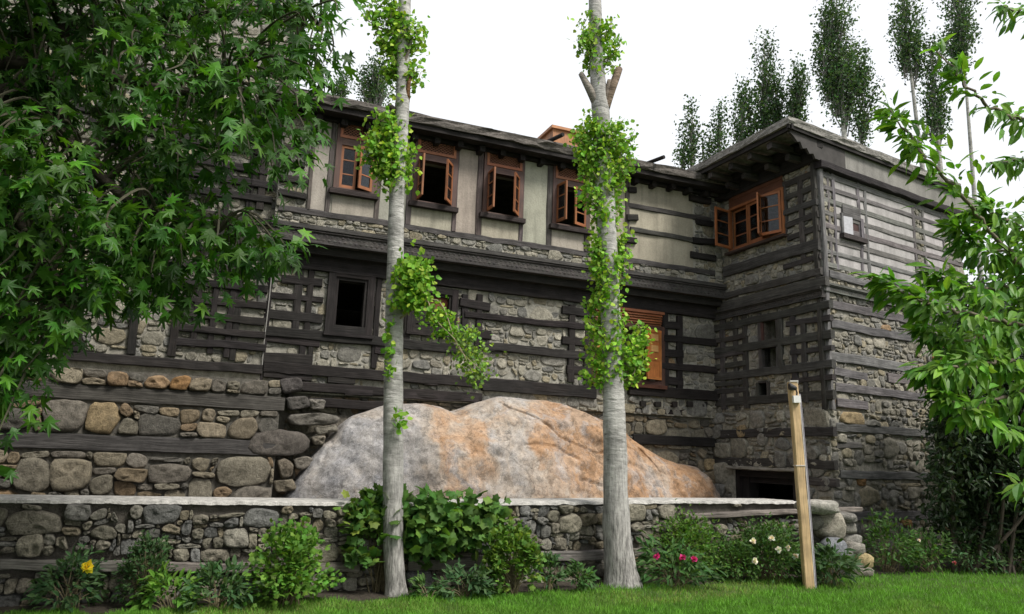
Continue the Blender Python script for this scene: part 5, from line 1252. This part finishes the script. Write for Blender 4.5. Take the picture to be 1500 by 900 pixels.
# ================================================================== LAMP POST
Yp = ground(1185, 862)[1]; pb = ground(1185, 862); ptop = at(1161, 560, Yp)
lp = thing('wooden_lamp_post', 'leaning pale wooden post with a small black lamp and conduit on top', 'lamp post', (pb[0], pb[1], 0))
dx = (ptop - pb) / np.linalg.norm(ptop - pb); sx = np.array([1, 0, 0]) - dx * dx[0]; sx /= np.linalg.norm(sx); sy = np.cross(dx, sx)
A = Acc(); beam3(A, pb - dx * .1, ptop, sx, sy, .125, .10, (.52, .37, .20), .004, .012); A.build('post', WOOD, lp)
A = Acc()
for o_, cc, r in ((.078, (.5, .5, .52), .009), (.096, (.30, .28, .32), .007)): tube(A, curve([pb + sx * o_ - sy * .02, (pb + ptop) / 2 + sx * (o_ + .004) - sy * .02, ptop - dx * .28 + sx * (o_ - .005) - sy * .02, ptop - dx * .2 + sx * (o_ - .03) - sy * .03], 8), r, 6, cc)
A.build('conduit', PAINT, lp)
A = Acc(); q = ptop + (pb - ptop) * .42; boxf(A, q - sx * .068 - sy * .056, sx * .136, sy * .112, dx * .015, (.55, .5, .45)); A.build('strap', PAINT, lp)
fwd = sy if sy[1] < 0 else -sy
A = Acc(); boxf(A, ptop - sx * .06 + fwd * .05, sx * .12, fwd * .012, dx * .02, (.5, .48, .45)); boxf(A, ptop - dx * .30 - sx * .045 + fwd * .052, sx * .10, fwd * .06, dx * .10, (.72, .72, .70)); A.build('junction_box', PAINT, lp)
A = Acc(); boxf(A, ptop - dx * .02 - sx * .06 - sy * .05, sx * .12, sy * .1, dx * .03, (.72, .70, .66)); A.build('post_cap', PAINT, lp)
A = Acc(); hp = ptop - dx * .10 - sx * .03 + fwd * .09
tube(A, [hp - sx * .06 + dx * .03, hp - sx * .05 + dx * .03, hp + sx * .02 + dx * .005, hp + sx * .045], [.045, .05, .035, .02], 14, (.015, .015, .016)); tube(A, curve([hp + sx * .03, hp + sx * .045 - dx * .06, hp + sx * .03 - dx * .12, hp - fwd * .04 + sx * .03 - dx * .16], 5), .012, 8, (.015, .015, .016))
A.build('lamp_head', PAINT, lp)

# ================================================================== GRASS
n = 170000
px = rng.uniform(-60, 1560, n); py = 830 + (935 - 830) * rng.random(n) ** .75
d = np.stack([px - 750, 450 - py, np.full(n, -F)], 1) @ R.T; P = C + d * (-EYE / d[:, 2])[:, None]
wq = (P - WP.O) @ WP.N; keep = (wq > .50 + .15 * np.sin(P[:, 0] * 3.1) + .1 * np.sin(P[:, 0] * 7.7)) & (P[:, 1] < 13.2); P = P[keep]; n = len(P)
P[:, 2] = 0
patch = np.array([noise.noise(Vector((p[0] * .55, p[1] * .8, 2.))) for p in P]); fine = np.array([noise.noise(Vector((p[0] * 3, p[1] * 3, 5.))) for p in P])
g0 = ground(1010, 882); g1 = ground(930, 868)
worn = np.exp(-(((P[:, 0] - g0[0]) / .8) ** 2 + ((P[:, 1] - g0[1]) / .6) ** 2)) + .7 * np.exp(-(((P[:, 0] - g1[0]) / .4) ** 2 + ((P[:, 1] - g1[1]) / .3) ** 2))
dry = np.clip((patch - .16) * 2.2 + worn * (.6 + fine), 0, 1)[:, None] * np.clip(rng.random((n, 1)) * 1.6 - .3, 0, 1)
colg = (np.array([.12, .29, .032]) * (1 - dry) + np.array([.27, .27, .09]) * dry) * rng.uniform(.65, 1.3, (n, 1)) * (1 + .35 * fine[:, None])
A = Acc(); V = np.array([(0, -.5, 0), (0, .5, 0), (.55, .32, .06), (.55, -.32, .06), (1, 0, .22)], float) * [1, .09, 1]
h = rng.uniform(.035, .075, n) * (1 + .4 * fine) * (1 - .35 * dry[:, 0])
up_ = rdir(n, (0, 0, 0)); up_[:, 2] *= .2
dirn = np.column_stack([rng.normal(0, .42, n), rng.normal(0, .42, n), np.ones(n)])
Vt = V; dU = unit(dirn); sU = unit(np.cross(dU, up_)); fU = np.cross(sU, dU)
PP = P[:, None] + h[:, None, None] * (Vt[None, :, 0:1] * dU[:, None] + Vt[None, :, 1:2] * sU[:, None] * 1.3 + Vt[None, :, 2:3] * fU[:, None])
Fq = (np.arange(n)[:, None, None] * 5 + np.array([(0, 1, 2), (0, 2, 3), (3, 2, 4)])[None]).reshape(-1, 3)
A.add(PP.reshape(-1, 3), Fq, np.repeat(colg, 5, 0))
structure(A.build('grass', GRASSM), 'short mown lawn grass with a few dry patches', 'stuff')
